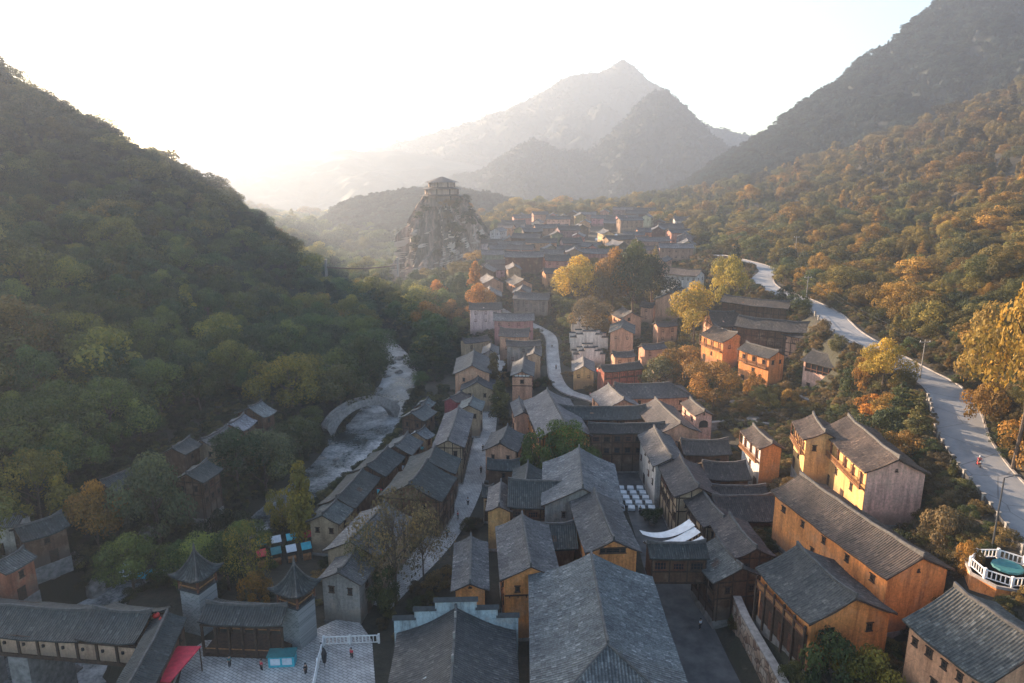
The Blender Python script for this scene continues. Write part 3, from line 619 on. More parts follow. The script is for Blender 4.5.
def window(parent, x, y, z, wd, ht, ax, sgn, mat='dark_wood', pane=True, arch=False):
    """ax 'y': set in a wall facing +-y; ax 'x': facing +-x"""
    f = MB(); t = 0.07; d = 0.06; wr_ = random.Random(int(x * 91 + y * 37 + z * 13)); wd *= wr_.uniform(.85, 1.15); ht *= wr_.uniform(.85, 1.1)
    def bx(u0, u1, z0, z1, mm, d0, d1):
        lo, hi = sorted((sgn * d0, sgn * d1))
        if ax == 'y': mm.box(x + u0, x + u1, y + lo, y + hi, z + z0, z + z1)
        else: mm.box(x + lo, x + hi, y + u0, y + u1, z + z0, z + z1)
    a, b = -wd / 2, wd / 2
    bx(a, a + t, 0, ht, f, 0, d); bx(b - t, b, 0, ht, f, 0, d); bx(a + t, b - t, 0, t, f, 0, d); bx(a + t, b - t, ht - t, ht, f, 0, d)
    bx(a - .06, b + .06, -.07, 0, f, 0, d * 2)
    if pane: bx(-wd * .3, -wd * .25, t, ht - t, f, 0, d * .7); bx(wd * .25, wd * .3, t, ht - t, f, 0, d * .7); bx(a + t, b - t, ht * .48, ht * .53, f, 0, d * .75); bx(a - .08, b + .08, ht, ht + .07, f, 0, d * 2)
    if wd > 0.5: bx(-t / 3, t / 3, t, ht - t, f, 0, d * .8)
    if wd > 1.4: bx(a / 2 - t / 3, a / 2 + t / 3, t, ht - t, f, 0, d * .8); bx(b / 2 - t / 3, b / 2 + t / 3, t, ht - t, f, 0, d * .8)
    o = f.build('window', mat, parent)
    if pane:
        p = MB(); bx(a + t, b - t, t, ht - t, p, 0, d * .45); p.build('pane', 'window_glass', o)
    return o
def door(parent, x, y, z, wd, ht, ax, sgn, mat='dark_wood'):
    p = MB(); lo, hi = sorted((0, sgn * 0.06)); lo2, hi2 = sorted((sgn * .06, sgn * 0.09))
    if ax == 'y':
        p.box(x - wd / 2, x + wd / 2, y + lo, y + hi, z, z + ht)
        for q in (-1, 1): p.box(x + q * wd / 4 - wd * .18, x + q * wd / 4 + wd * .18, y + lo2, y + hi2, z + .1, z + ht - .1)
    else:
        p.box(x + lo, x + hi, y - wd / 2, y + wd / 2, z, z + ht)
        for q in (-1, 1): p.box(x + lo2, x + hi2, y + q * wd / 4 - wd * .18, y + q * wd / 4 + wd * .18, z + .1, z + ht - .1)
    return p.build('door', mat, parent)
FOOT = []
def footprint(c, rz, L, w, pad=1.0): FOOT.append((c[0], c[1], rz, L / 2 + pad, w / 2 + pad))
footprint(pz(1004, 572, 10.6), 0, 5.4, 5.4)
def build_house(h, i):
    L, half, Ht, tp = h['L'], h['w'] / 2, h['h'], h.get('tanp', 0.5)
    near = h.get('near'); far = h['dist'] > 135
    root = thing('house', h['label'], 'house', (h['c'][0], h['c'][1], h['zg']), h['rz'], h.get('group'))
    oe, og = (0.45, 0.35) if h['w'] > 3.6 else (0.3, 0.25)
    ex = 0
    hipA, hipB = bool(h.get('hipA')), bool(h.get('hipB'))
    gable_roof(L, half, Ht, tp, root, h['roof'], hipA=hipA, hipB=hipB, seed=i, corr=h['dist'] < 100)
    x0 = -L / 2 + og - (half - .6 if hipA else 0); x1 = L / 2 - og + (half - .6 if hipB else 0)
    yw = half - oe; base = h.get('raised', -1.6)
    zf = lambda y: Ht - abs(y) * tp - 0.16 - (0.05 * half)
    he = zf(yw)
    if hipA or hipB:
        m = MB(); m.box(x0, x1, -yw, yw, base, he); m.build('wall', 'plaster_wall', root, h['wall'])
    else:
        wall_prism(x1 - x0, -yw, yw, base, zf, 'plaster_wall', 'wall', root, h['wall'], x0)
    footprint(h['c'], h['rz'], x1 - x0, h['w'])
    ca, sa = math.cos(h['rz']), math.sin(h['rz'])
    tocam = (-h['c'][0], -h['c'][1]); fy = 1 if (-sa * tocam[0] + ca * tocam[1]) > 0 else -1
    fx = 1 if (ca * tocam[0] + sa * tocam[1]) > 0 else -1
    # the side turned to the left of the picture (to the sun)
    ly = 1 if (-sa) * -1 > 0 else -1
    gx = x0 if fx < 0 else x1; along = abs(ca * tocam[1] - sa * tocam[0]) 
    if not far or h.get('sidewin'):
        side = ly if (h.get('sidewin') and not far) or h.get('gallery') or h.get('porch') else fy
    else: side = fy
    LL = x1 - x0; rr = random.Random(i * 13 + 5)
    if near or h.get('dist') < 130:
        m = MB(); m.box(x0 - .06, x1 + .06, -yw - .06, yw + .06, base, 0.35 if base < 0 else base + .2)
        m.build('plinth', 'grey_stone' if base < 0 else 'dark_wood', root)
    if h.get('side'):
        m = MB(); lo, hi = sorted((side * yw, side * (yw + .05))); m.box(x0, x1, lo, hi, 0.36, he - .05); m.build('side_wall', 'plaster_wall', root, h['side'])
    wy = side * (yw + (.05 if h.get('side') else 0))
    rows = [he - 1.25] + ([he - 3.2] if he > 4.3 else [])
    if base > 0: rows = rows[:1]
    if h.get('sidewin'):
        n = h['sidewin']
        for k in range(n): window(root, x0 + LL * (k + .5) / n, wy, he - 1.3, .5, .62, 'y', side, pane=not far)
        if not far: 
            for k in range(2): window(root, x0 + LL * (k + .3) / 2.2, wy, he - 3.3, .45, .6, 'y', side)
    elif h.get('gallery'):
        m = MB(); lo, hi = sorted((wy, wy + side * (oe + .15))); zq = he - 1.9
        m.box(x0 + .1, x1 - .1, lo, hi, zq - .12, zq); m.build('gallery_floor', 'amber_wood', root)
        m = MB(); yo = wy + side * (oe + .08)
        m.box(x0 + .1, x1 - .1, yo - .03, yo + .03, zq + .55, zq + .62); m.box(x0 + .1, x1 - .1, yo - .03, yo + .03, zq + .1, zq + .15)
        k = x0 + .15
        while k < x1 - .15: m.box(k, k + .045, yo - .02, yo + .02, zq + .15, zq + .55); k += .16
        m.build('railing', 'amber_wood', root)
        n = max(3, int(LL / 2))
        for k in range(n + 1):
            m = MB(); x = x0 + .15 + (LL - .3) * k / n; m.box(x - .06, x + .06, yo - .09, yo + .03, zq - .1, he + .05 if not far else he); m.build('post', 'red_wood', root)
        for k in range(n):
            x = x0 + LL * (k + .5) / n
            window(root, x, wy, zq + .35, .75, .95, 'y', side, 'red_wood', pane=not far)
            if he > 3.6:
                if k % 2 == 0: door(root, x, wy, .36, .9, 1.5, 'y', side, 'dark_wood')
                else: window(root, x, wy, max(.8, zq - 1.6), .6, .8, 'y', side, pane=not far)
    elif h.get('porch'):
        n = 5; yo = wy + side * (oe)
        m = MB(); lo, hi = sorted((wy, wy + side * .04)); m.box(x0 + .3, x1 - .3, lo, hi, .4, he - 1.3); m.build('porch_wall', 'dark_wood', root)
        for k in range(n + 1):
            m = MB(); x = x0 + .1 + (LL - .2) * k / n; m.box(x - .09, x + .09, yo - .09, yo + .09, .0, he - .25); m.build('post', 'dark_wood', root)
        m = MB(); m.box(x0, x1, yo - .07, yo + .07, he - 1.35, he - 1.2); m.box(x0, x1, yo - .07, yo + .07, he - .7, he - .58); m.build('beam', 'red_wood', root)
        for k in range(n): 
            x = x0 + LL * (k + .5) / n; m = MB(); lo, hi = sorted((wy, wy + side * .06)); m.box(x - .6, x + .6, yo - .02, yo + .02, he - 1.2, he - .72); m.build('panel', 'amber_wood', root)
            door(root, x, wy + side * .04, .4, .8, 1.7, 'y', side, 'red_wood')
    elif h.get('loggia'):
        m = MB(); lo, hi = sorted((wy, wy + side * .04)); m.box(x0 + .5, x1 - .5, lo, hi, he - 1.7, he - .1); m.build('loggia_opening', 'window_glass', root)
        for k in range(6):
            x = x0 + .5 + (LL - 1) * k / 5; m = MB(); m.box(x - .06, x + .06, wy + min(0, side * .12), wy + max(0, side * .12), he - 1.8, he - .05); m.build('post', 'red_wood', root)
        m = MB(); m.box(x0 + .4, x1 - .4, wy + min(0, side * .16), wy + max(0, side * .16), he - 1.25, he - 1.15); m.build('railing', 'red_wood', root)
        m = MB(); lo, hi = sorted((wy, wy + side * .05)); m.box(-.45, .45, lo, hi, 0, 1.2)
        for k in range(6):
            a0, a1 = math.pi * k / 6, math.pi * (k + 1) / 6
            m.face([(0, hi if side > 0 else lo, 1.2), (.45 * math.cos(a0), hi if side > 0 else lo, 1.2 + .45 * math.sin(a0)), (.45 * math.cos(a1), hi if side > 0 else lo, 1.2 + .45 * math.sin(a1))])
        m.build('arched_door', 'dark_wood', root)
        for q in (-1, 1): window(root, q * LL * .3, wy, .9, .6, .7, 'y', side)
    elif h.get('timber'):
        n = max(3, int(LL / 1.5)); d = .08; m = MB(); lo, hi = sorted((wy, wy + side * d))
        z0 = max(base, .35)
        for k in range(n + 1):
            x = x0 + .06 + (LL - .12) * k / n; m.box(x - .06, x + .06, lo, hi, z0, he - .02)
        for z in (he - .22, he - 1.55, he - 3.4):
            if z > z0: m.box(x0, x1, wy + min(0, side * .10), wy + max(0, side * .10), z, z + .12)
        m.build('timber_frame', 'dark_wood', root)
        for k in range(n):
            x = x0 + LL * (k + .5) / n
            if rr.random() < .8: window(root, x, wy, he - 1.3, LL / n * .6, .8, 'y', side, 'red_wood' if rr.random() < .4 else 'dark_wood', pane=not far)
            if he > 4.2 and rr.random() < .6 and base < 0: window(root, x, wy, he - 3.1, LL / n * .5, .8, 'y', side, pane=not far)
    else:
        n = max(1, int(LL / 2.2))
        for z in rows:
            for k in range(n):
                if rr.random() < .85: window(root, x0 + LL * (k + .5) / n, wy, z, .55, .7, 'y', side, 'red_wood' if rr.random() < .3 else 'dark_wood', pane=not far)
        if base < 0 and not far: door(root, x0 + LL * rr.uniform(.3, .7), wy, .36, .9, 1.5, 'y', side)
    # gable end turned to the camera
    if not (hipA and fx < 0) and not (hipB and fx > 0) and LL > 0:
        g = h.get('gwin', 'auto')
        if near or (h['dist'] < 115 and g != None):
            m = MB()                                            # barge boards under the verge
            for s in (1, -1):
                gxe = fx * L / 2 - fx * .02
                a = (gxe, 0, Ht - .2 + .06); b_ = (gxe, s * half, Ht - half * tp - .06)
                m.bar(a, b_, .06, 4)
            m.build('barge_board', 'dark_wood', root)
        if h.get('vent'): window(root, gx, 0, he + .25, .22, .3, 'x', fx, pane=False); 
        elif g == 'wide': window(root, gx, 0, he - .1, 2.6, .55, 'x', fx)
        elif g == 'arch':
            m = MB(); lo, hi = sorted((gx, gx + fx * .05)); m.box(lo, hi, -.7, .7, he - 1.9, he - 1.2)
            ff = hi if fx > 0 else lo
            for k in range(8):
                a0, a1 = math.pi * k / 8, math.pi * (k + 1) / 8; m.face([(ff, 0, he - 1.2), (ff, .7 * math.cos(a0), he - 1.2 + .5 * math.sin(a0)), (ff, .7 * math.cos(a1), he - 1.2 + .5 * math.sin(a1))])
            m.build('arched_opening', 'window_glass', root); window(root, gx, 0, he + .2, .2, .3, 'x', fx, pane=False)
        elif g == 'small': window(root, gx, .6, he - .6, .7, .8, 'x', fx)
        elif h.get('framed'):
            m = MB(); lo, hi = sorted((gx, gx + fx * .07)); m.box(lo, hi, -yw, yw, he - .15, he); m.box(lo, hi, -yw, yw, he - 1.9, he - 1.75)
            for q in (-.5, -.25, 0, .25, .5): m.box(lo, hi, q * yw * 1.5 - .05, q * yw * 1.5 + .05, he, zf(q * yw * 1.5) - .02)
            m.build('gable_frame', 'dark_wood', root)
            m = MB(); m.box(min(gx, gx + fx * .03), max(gx, gx + fx * .03), -yw * .8, yw * .8, he + .02, he + .32); m.build('gable_panel', 'white_plaster', root)
            window(root, gx, 0, he - 1.3, .8, .7, 'x', fx)
        elif g == 'auto' and he > 2.5 and h['w'] > 4:
            if h['wall'] == WOD or h.get('timber'):
                m = MB(); lo, hi = sorted((gx, gx + fx * .07))
                for z in (he - .15, he - 1.9): m.box(lo, hi, -yw, yw, z, z + .13)
                for q in (-.9, -.3, .3, .9): m.box(lo, hi, q * yw - .06, q * yw + .06, max(base, .3), zf(q * yw) - .03)
                m.build('gable_frame', 'dark_wood', root)
            for q in (-.5, .5): window(root, gx, q * yw, he - 1.3, .5, .65, 'x', fx, pane=not far)
        if h.get('gbeam'):
            m = MB(); lo, hi = sorted((gx, gx + fx * .15)); m.box(lo, hi, -yw, yw, he - 1.7, he - 1.62)
            for q in np.linspace(-.8, .8, 6): m.box(lo, hi, q * yw - .04, q * yw + .04, he - 1.9, he - 1.7)
            m.build('beam', 'dark_wood', root)
    return root
for i, h in enumerate(H): build_house(h, i)
# ------------------------------------------------------------ far mountains
from mathutils import noise as mn
MT = {}
def mountain(name, prof, zc, width, base=-22, amp=1.0, seed=0, mat='mountain_forest', step=None):
    px = np.array([p[0] for p in prof], float); py = np.array([p[1] for p in prof], float)
    zz = np.array([p[2] if len(p) > 2 else zc for p in prof], float)
    n = int((px[-1] - px[0]) / (step or 5)); X = []; Y = []; Z = []
    q = np.linspace(px[0], px[-1], n); hy = np.interp(q, px, py); dz = np.interp(q, px, zz)
    rows = 90
    for r in range(-10, rows):
        v = r / (rows - 1); xr = []; yr = []; zr = []
        for k in range(n):
            jit = mn.fractal(Vector((q[k] * .05, seed, 0)), 1.0, 2.0, 6) * 2.2 * amp
            p = pd(q[k], hy[k] + jit, dz[k]); d = Vector((p[0], p[1])).normalized()
            x = p[0] - d.x * width * v; y = p[1] - d.y * width * v
            f = max(0, 1 - abs(v)) ** 1.15 if v >= 0 else max(0, 1 - abs(v) * 2.5)
            hgt = p[2] - base
            s1 = mn.fractal(Vector((x / (width * .30), y / (width * .30), seed)), .85, 2.0, 8)
            rid = 1 - abs(mn.fractal(Vector((x / (width * .33), y / (width * .33), seed + 9)), .8, 2.0, 7))
            z = base + hgt * f + hgt * 0.32 * amp * (s1 * .6 + (rid - .8) * .7) * math.sin(math.pi * min(1, abs(v) * 1.02)) 
            if v > 0: z = min(z, p[2] - width * v * .15)
            xr.append(x); yr.append(y); zr.append(z)
        X.append(xr); Y.append(yr); Z.append(zr)
    MT[name] = (np.array(X), np.array(Y), np.array(Z))
    return grid_mesh(name, np.array(X)[::-1], np.array(Y)[::-1], np.array(Z)[::-1], mat)
mountain('far_mountain_range', [(176,156),(182,152),(200,147),(240,148),(290,153),(318,154),(345,148),(362,152),(400,150),(500,170),(600,190)], 1280, 360, seed=3)
mountain('peak_mountain', [(250,230),(330,185),(362,152),(400,142),(440,131),(475,121),(500,111),(520,103),(545,90),(560,80),(580,74),(598,73),(610,67),(622,59),(634,66),(650,82),(665,89),(675,96),(690,114),(705,124),(725,130),(750,136),(800,150),(900,190),(1100,240)], 1480, 520, seed=11, step=2.5)
mountain('shoulder_mountain', [(250,262),(300,255),(350,240),(400,195),(440,180),(480,172),(500,158),(518,146),(533,140),(548,145),(565,152),(590,150),(610,135),(630,112),(645,98),(660,90),(668,90),(682,104),(700,122),(730,150),(780,185),(860,230)], 1020, 360, seed=21, step=2.5, amp=1.1)
mountain('misty_hill', [(250,300),(300,245),(325,222),(340,208),(355,203),(380,196),(420,192),(450,190),(500,200),(560,215),(640,240)], 570, 190, seed=31, step=4, base=-25)
mountain('right_mountain', [(560,250,760),(620,222,740),(660,196,720),(690,182,700),(720,160,690),(745,146,680),(762,138,670),(790,114,660),(815,96,650),(835,88,640),(860,62,630),(885,48,620),(905,30,610),(930,10,600),(945,-4,600),(1000,-40,590),(1080,-80,580),(1200,-120,560),(1400,-160,540)], 650, 330, base=10, seed=41, step=4, amp=.8)
# ------------------------------------------------------------ tree meshes (unit height)
def ball(n, g):
    v = g.normal(size=(n, 3)); return v / np.linalg.norm(v, axis=1)[:, None]
def crown(name, blobs, nleaf, leaf, seed, flat=0.0, up=0.25):
    g = np.random.default_rng(seed); B = np.array(blobs, float); wt = (B[:, 3] * B[:, 4]); wt /= wt.sum()
    k = g.choice(len(B), nleaf, p=wt); d = ball(nleaf, g); d[:, 2] += up; d /= np.linalg.norm(d, axis=1)[:, None]
    rad = np.where(g.random(nleaf) < .8, g.uniform(.78, 1.08, nleaf), g.uniform(.3, .9, nleaf))
    c = B[k, :3] + d * rad[:, None] * np.stack([B[k, 3], B[k, 3], B[k, 4]], -1)
    nrm = d * 1.0 + g.normal(size=(nleaf, 3)) * 0.38; nrm /= np.linalg.norm(nrm, axis=1)[:, None]
    u = np.cross(nrm, g.normal(size=(nleaf, 3))); u /= np.linalg.norm(u, axis=1)[:, None]; v = np.cross(nrm, u)
    s = leaf * g.uniform(.6, 1.3, nleaf)[:, None]; 
    q = np.stack([c - u * s - v * s * .6, c + u * s - v * s * .6, c + u * s * .7 + v * s * .8, c - u * s * .7 + v * s * .8], 1)
    me = bpy.data.meshes.new(name); V = q.reshape(-1, 3).astype(np.float32); n = nleaf
    me.vertices.add(4 * n); me.vertices.foreach_set('co', V.ravel()); me.loops.add(4 * n); me.loops.foreach_set('vertex_index', np.arange(4 * n, dtype=np.int32))
    me.polygons.add(n); me.polygons.foreach_set('loop_start', np.arange(n, dtype=np.int32) * 4); me.polygons.foreach_set('loop_total', np.full(n, 4, np.int32))
    bl = g.random(len(B)); a = me.attributes.new('leafvar', 'FLOAT', 'FACE'); a.data.foreach_set('value', (bl[k] * .55 + g.random(n) * .45).astype(np.float32))
    me.materials.append(MATS['leaves']); me.update(calc_edges=True); return me
def trunk(name, seed, top=.6, r=.022, limbs=5, spread=.28, bare=0):
    g = random.Random(seed); m = MB(); p = (0, 0, -.06); 
    q = (g.uniform(-.02, .02), g.uniform(-.02, .02), top * .5); e = (g.uniform(-.04, .04), g.uniform(-.04, .04), top)
    m.bar(p, q, r, 7, r * .75); m.bar(q, e, r * .75, 6, r * .35)
    for k in range(limbs):
        a = k * 2.4 + g.uniform(-.4, .4); t = g.uniform(.4, .9); s = (q[0], q[1], top * t)
        f = (spread * math.cos(a) * g.uniform(.6, 1), spread * math.sin(a) * g.uniform(.6, 1), top * t + g.uniform(.15, .32))
        m.bar(s, f, r * .45, 5, r * .15)
        for b in range(bare):
            h = tuple(f[i] * .6 + s[i] * .4 + g.uniform(-.1, .1) for i in range(2)) + (f[2] + g.uniform(.02, .18),)
            m.bar(tuple(s[i] * .4 + f[i] * .6 for i in range(3)), h, r * .2, 4, r * .06)
    me = bpy.data.meshes.new(name); me.from_pydata(m.v, [], m.f); me.materials.append(MATS['bark']); me.update(); return me
def blobs_round(seed, n=14, R_=.33, z0=.42, z1=.86, r=(.11, .19)):
    g = random.Random(seed); out = []
    for k in range(n):
        t = k / (n - 1); z = z0 + (z1 - z0) * t + g.uniform(-.07, .07); a = k * 2.399 + g.uniform(-.3, .3)
        rr = R_ * math.sqrt(max(0.03, 1 - ((z - (z0 + z1) / 2.25) / ((z1 - z0) * .62)) ** 2)) * g.uniform(.45, 1.22); b = g.uniform(r[0] * .6, r[1] * 1.12)
        out.append((rr * math.cos(a), rr * math.sin(a), z, b, b * g.uniform(.65, .9)))
    return out
def blobs_cone(seed):
    g = random.Random(seed); out = []
    for k in range(26):
        t = k / 25; z = .16 + .8 * t; rr = .2 * (1 - t) ** .8 * g.uniform(.5, 1); a = k * 2.4; b = .085 * (1 - t) + .025
        out.append((rr * math.cos(a), rr * math.sin(a), z, b * 1.1, b * .7))
    return out
def blobs_col(seed):
    g = random.Random(seed); out = []
    for k in range(18):
        t = k / 17; z = .2 + .68 * t; rr = .13 * math.sin(math.pi * (.2 + .7 * t)) * g.uniform(.4, 1.1); a = k * 2.4; b = g.uniform(.08, .13) * (1 - .4 * t)
        out.append((rr * math.cos(a), rr * math.sin(a), z, b, b * 1.1))
    return out
KIND = {}
def kind(k, crowns, trunks): KIND[k] = (crowns, trunks)
kind('round', [crown('crown_leaves', blobs_round(s, 16), 5200, .0125, s) for s in (1, 2, 3)], [trunk('trunk_wood', s) for s in (1, 2, 3)])
kind('wide', [crown('crown_leaves', blobs_round(s, 22, .46, .36, .84, (.12, .2)), 6500, .0125, s) for s in (4, 5)], [trunk('trunk_wood', s, .55, .025, 7, .36) for s in (4, 5)])
kind('bush', [crown('crown_leaves', blobs_round(s, 13, .42, .18, .74, (.16, .26)), 3200, .02, s) for s in (6, 7, 8)], [trunk('trunk_wood', s, .4, .02) for s in (6, 7, 8)])
kind('cone', [crown('crown_leaves', blobs_cone(s), 3600, .013, s, up=-.1) for s in (9, 10)], [trunk('trunk_wood', s, .9, .018, 2, .05) for s in (9, 10)])
kind('column', [crown('crown_leaves', blobs_col(s), 3200, .014, s) for s in (11, 12)], [trunk('trunk_wood', s, .7, .016, 5, .1) for s in (11, 12)])
kind('bare', [crown('crown_leaves', blobs_round(s, 20, .36, .35, .88, (.1, .2)), 2600, .0095, s, up=.5) for s in (13, 14)], [trunk('trunk_wood', s, .6, .018, 11, .3, 7) for s in (13, 14)])
TREES = 0
def plant(kd, x, y, z, ht, wid, tint, label, group=None, cat='tree', name='broadleaf_tree', rz=None, var=None):
    """ht: height, wid: crown width factor (1 = as modelled)"""
    global TREES
    cr, tk = KIND[kd]; i = random.randrange(len(cr)) if var is None else var
    t = thing(name, label, cat, (x, y, z), random.uniform(0, 6.28) if rz is None else rz, group); t.scale = (ht * wid, ht * wid, ht)
    a = bpy.data.objects.new('trunk', tk[i]); C.objects.link(a); a.parent = t
    b = bpy.data.objects.new('crown', cr[i]); C.objects.link(b); b.parent = t; b['tint'] = [float(v) for v in tint]
    TREES += 1; return t
# landmark trees: px, base y, top y, crown radius px, kind, tint, label
YG = (0.20, 0.17, 0.035); OG = (0.26, 0.145, 0.035); OR = (0.36, 0.17, 0.035); GD = (0.055, 0.075, 0.028); OL = (0.105, 0.105, 0.04); PG = (0.11, 0.13, 0.065); DG = (0.03, 0.045, 0.022); YE = (0.42, 0.30, 0.05); BR = (0.15, 0.115, 0.06)
LM = [(42,530,447,40,'wide',YG,"broad yellow-green tree at the left edge above the pale shed"),
(102,562,484,28,'round',OG,"olive and orange tree right of the broad yellow-green tree"),
(162,562,455,36,'round',PG,"tall pale green feathery tree in front of the left bank houses"),
(292,412,353,36,'wide',YG,"large yellow-green tree up the slope from the arched bridge"),
(342,424,366,26,'round',OL,"olive tree at the left foot of the arched bridge"),
(366,400,336,28,'round',GD,"dark green tree behind the arched bridge"),
(304,550,456,17,'column',YG,"slender yellow-green tree standing on the riverbank by the teal roofs"),
(252,602,520,20,'bare',YG,"thin yellow leaved tree between the two turreted gate towers"),
(257,612,570,16,'bush',OG,"low green and orange tree behind the corridor between the gate towers"),
(268,502,430,30,'round',PG,"pale green tree on the left riverbank opposite the dark roofs"),
(300,470,418,26,'round',GD,"deep green tree left of the arched bridge"),
(272,478,432,20,'round',PG,"grey-green tree beside the pale blue roofs"),
(283,530,482,18,'bush',YG,"small yellow-green riverbank tree left of the slender tree"),
(226,560,500,24,'bush',DG,"dark bushy tree beside the river rapids below the left bank"),
(396,606,482,42,'bare',BR,"largest bare brown willow beside the lane"),
(424,585,500,26,'bare',BR,"bare willow leaning over the lane"),
(372,600,520,24,'bare',OL,"olive thin willow left of the largest bare willow"),
(386,612,560,16,'bush',GD,"dark shrub at the foot of the bare willows"),
(500,424,378,12,'column',OL,"narrow olive shrub between the lane and the timber framed house"),
(494,400,350,9,'column',BR,"brown narrow tree by the upper lane corner"),
(540,482,420,24,'bush',(.085,.12,.03),"left half of the bushy green trees in the village centre"),
(570,480,418,28,'wide',(.09,.13,.03),"right bushy green tree in the village centre beside the galleries"),
(577,322,258,26,'round',YE,"golden tree at the left of the grove in the middle village"),
(600,325,272,22,'round',BR,"brown tree in the middle of the village grove"),
(612,322,250,20,'round',OG,"orange tree in the village grove beside the dark evergreens"),
(633,322,243,26,'round',GD,"tallest dark green tree of the village grove"),
(650,318,256,22,'round',DG,"dark tree at the right end of the village grove"),
(588,345,296,20,'round',BR,"brownish tree at the near side of the village grove"),
(692,352,283,22,'round',YE,"bright yellow tree left of the terrace cluster"),
(726,322,254,18,'round',(.3,.25,.05),"yellow-green tree above the terrace cluster"),
(683,330,300,16,'round',YE,"small yellow tree beside the tall plain salmon gable"),
(475,300,259,9,'column',OR,"upper orange tree left of the middle village"),
(479,328,284,16,'round',OR,"large round orange tree at the end of the upper lane"),
(438,320,281,12,'round',OR,"orange tree at the foot of the rock pinnacle"),
(428,336,302,18,'round',OG,"orange-brown tree nearer the river below the rock pinnacle"),
(452,330,300,14,'round',OG,"tawny tree between the two orange trees by the rock"),
(360,310,280,12,'round',YE,"yellowish tree beyond the river below the footbridge"),
(712,414,360,26,'round',OG,"round orange tree below the terrace cluster"),
(683,388,344,28,'bush',OG,"wide tawny bush left of the round orange tree"),
(660,392,356,22,'bush',OL,"olive bush on the slope above the mauve roofs"),
(752,398,366,12,'bush',OG,"small orange bush under the front amber houses"),
(881,398,339,23,'round',YE,"bright yellow tree where the road passes the gatehouse"),
(898,432,382,20,'cone',GD,"dark conifer on the bank below the utility pole"),
(872,420,388,16,'bush',OR,"orange shrub right of the gatehouse"),
(850,400,362,13,'bush',GD,"green bush directly right of the gatehouse"),
(864,392,350,13,'bush',OG,"tawny bush between the gatehouse and the road fence"),
(836,352,330,10,'bush',OL,"olive bush below the road fence behind the gatehouse"),
(823,338,318,8,'bush',BR,"brown bush below the road fence beside the dark timber house"),
(800,310,288,13,'bush',GD,"dark green bush on the inner edge of the road above the long timber house"),
(786,304,284,9,'bush',DG,"small dark bush beside the road bend above the topmost timber house"),
(916,440,392,14,'cone',OL,"olive conifer beside the road fence"),
(880,452,405,22,'bush',GD,"green bush on the bank above the pink gabled house"),
(905,465,425,18,'bush',OG,"tawny bush behind the pink gabled house ridge"),
(866,702,648,32,'bush',YG,"yellow-green tree at the bottom edge before the orange porch house"),
(828,700,630,30,'bush',GD,"dark green tree hiding the corner of the orange porch house"),
(792,690,660,14,'bush',OL,"small olive shrub above the rubble terrace wall"),
(940,560,505,22,'bush',BR,"bare brown thicket between the pink gable and the road fence"),
(966,575,540,12,'bush',OG,"reddish dry bush beside the white balustrade"),
(1012,470,268,42,'round',(.30,.2,.04),"tall orange tree at the right edge above the road"),
(985,385,300,30,'bush',(.26,.18,.045),"orange-yellow tree leaning over the bend of the road"),
(1024,470,412,24,'bush',OG,"rusty bush on the road bank near the motorcyclist"),
(984,425,375,20,'bush',OG,"rusty orange shrub on the inside bend of the road"),
(735,270,240,8,'cone',DG,"dark conifer behind the yellow-green tree"),
]
def base_height(px, pyb, pyt):
    p, t = ground(px, pyb); P = np.array(p); hi = 0.5
    for hh in np.arange(.8, 30, .1):
        if proj((P[0], P[1], P[2] + hh))[1] < pyt: hi = hh; break
    return P, t, hi
LMPOS = []
for (px, pyb, pyt, rp, kd, tint, lab) in LM:
    P, t, hh = base_height(px, pyb, pyt); rad = rp * t / F
    nat = {'round': .45, 'wide': .58, 'bush': .58, 'cone': .24, 'column': .22, 'bare': .48}[kd]
    plant(kd, P[0], P[1], P[2] - .1, hh * 1.03, max(.5, min(2.2, rad / (nat * hh))), tint, lab, name={'cone': 'conifer_tree', 'bush': 'bushy_tree', 'bare': 'bare_tree'}.get(kd, 'broadleaf_tree'))
    LMPOS.append((P[0], P[1], rad))
# ------------------------------------------------------------ forest
def wpoly(pts): return np.array([ground(*p)[0][:2] for p in pts])
def inside(P, poly):
    c = np.zeros(len(P), bool); j = len(poly) - 1
    for i in range(len(poly)):
        a, b = poly[i], poly[j]; k = ((a[1] > P[:, 1]) != (b[1] > P[:, 1])) & (P[:, 0] < (b[0] - a[0]) * (P[:, 1] - a[1]) / (b[1] - a[1] + 1e-12) + a[0]); c ^= k; j = i
    return c
VILL = wpoly([(150,760),(190,640),(228,600),(256,560),(292,524),(318,500),(385,440),(415,402),(440,372),(455,345),(478,330),(478,306),(487,285),(485,255),(500,228),(540,222),(600,218),(650,226),(690,238),(706,256),(744,262),(768,272),(780,298),(825,322),(862,372),(848,392),(852,410),(900,440),(925,500),(935,528),(985,545),(1060,600),(1250,700),(1250,780)])
PATCH = [wpoly(q) for q in ([(645,342),(690,330),(705,372),(735,380),(760,398),(790,402),(850,405),(815,425),(770,418),(735,424),(712,432),(690,405),(650,395)],
   [(838,330),(865,350),(905,385),(884,412),(846,402),(846,366)],
   [(560,285),(600,262),(655,262),(668,310),(650,332),(590,345),(555,330)])]
CLR = np.array([ground(*p)[0][:2] for p in [(-60,590),(30,585),(60,594),(130,600),(180,604),(240,640),(200,760),(-200,900)]])
LBK = wpoly([(85,500),(120,522),(215,512),(232,475),(290,445),(300,412),(262,396),(232,408),(160,438),(90,478)])
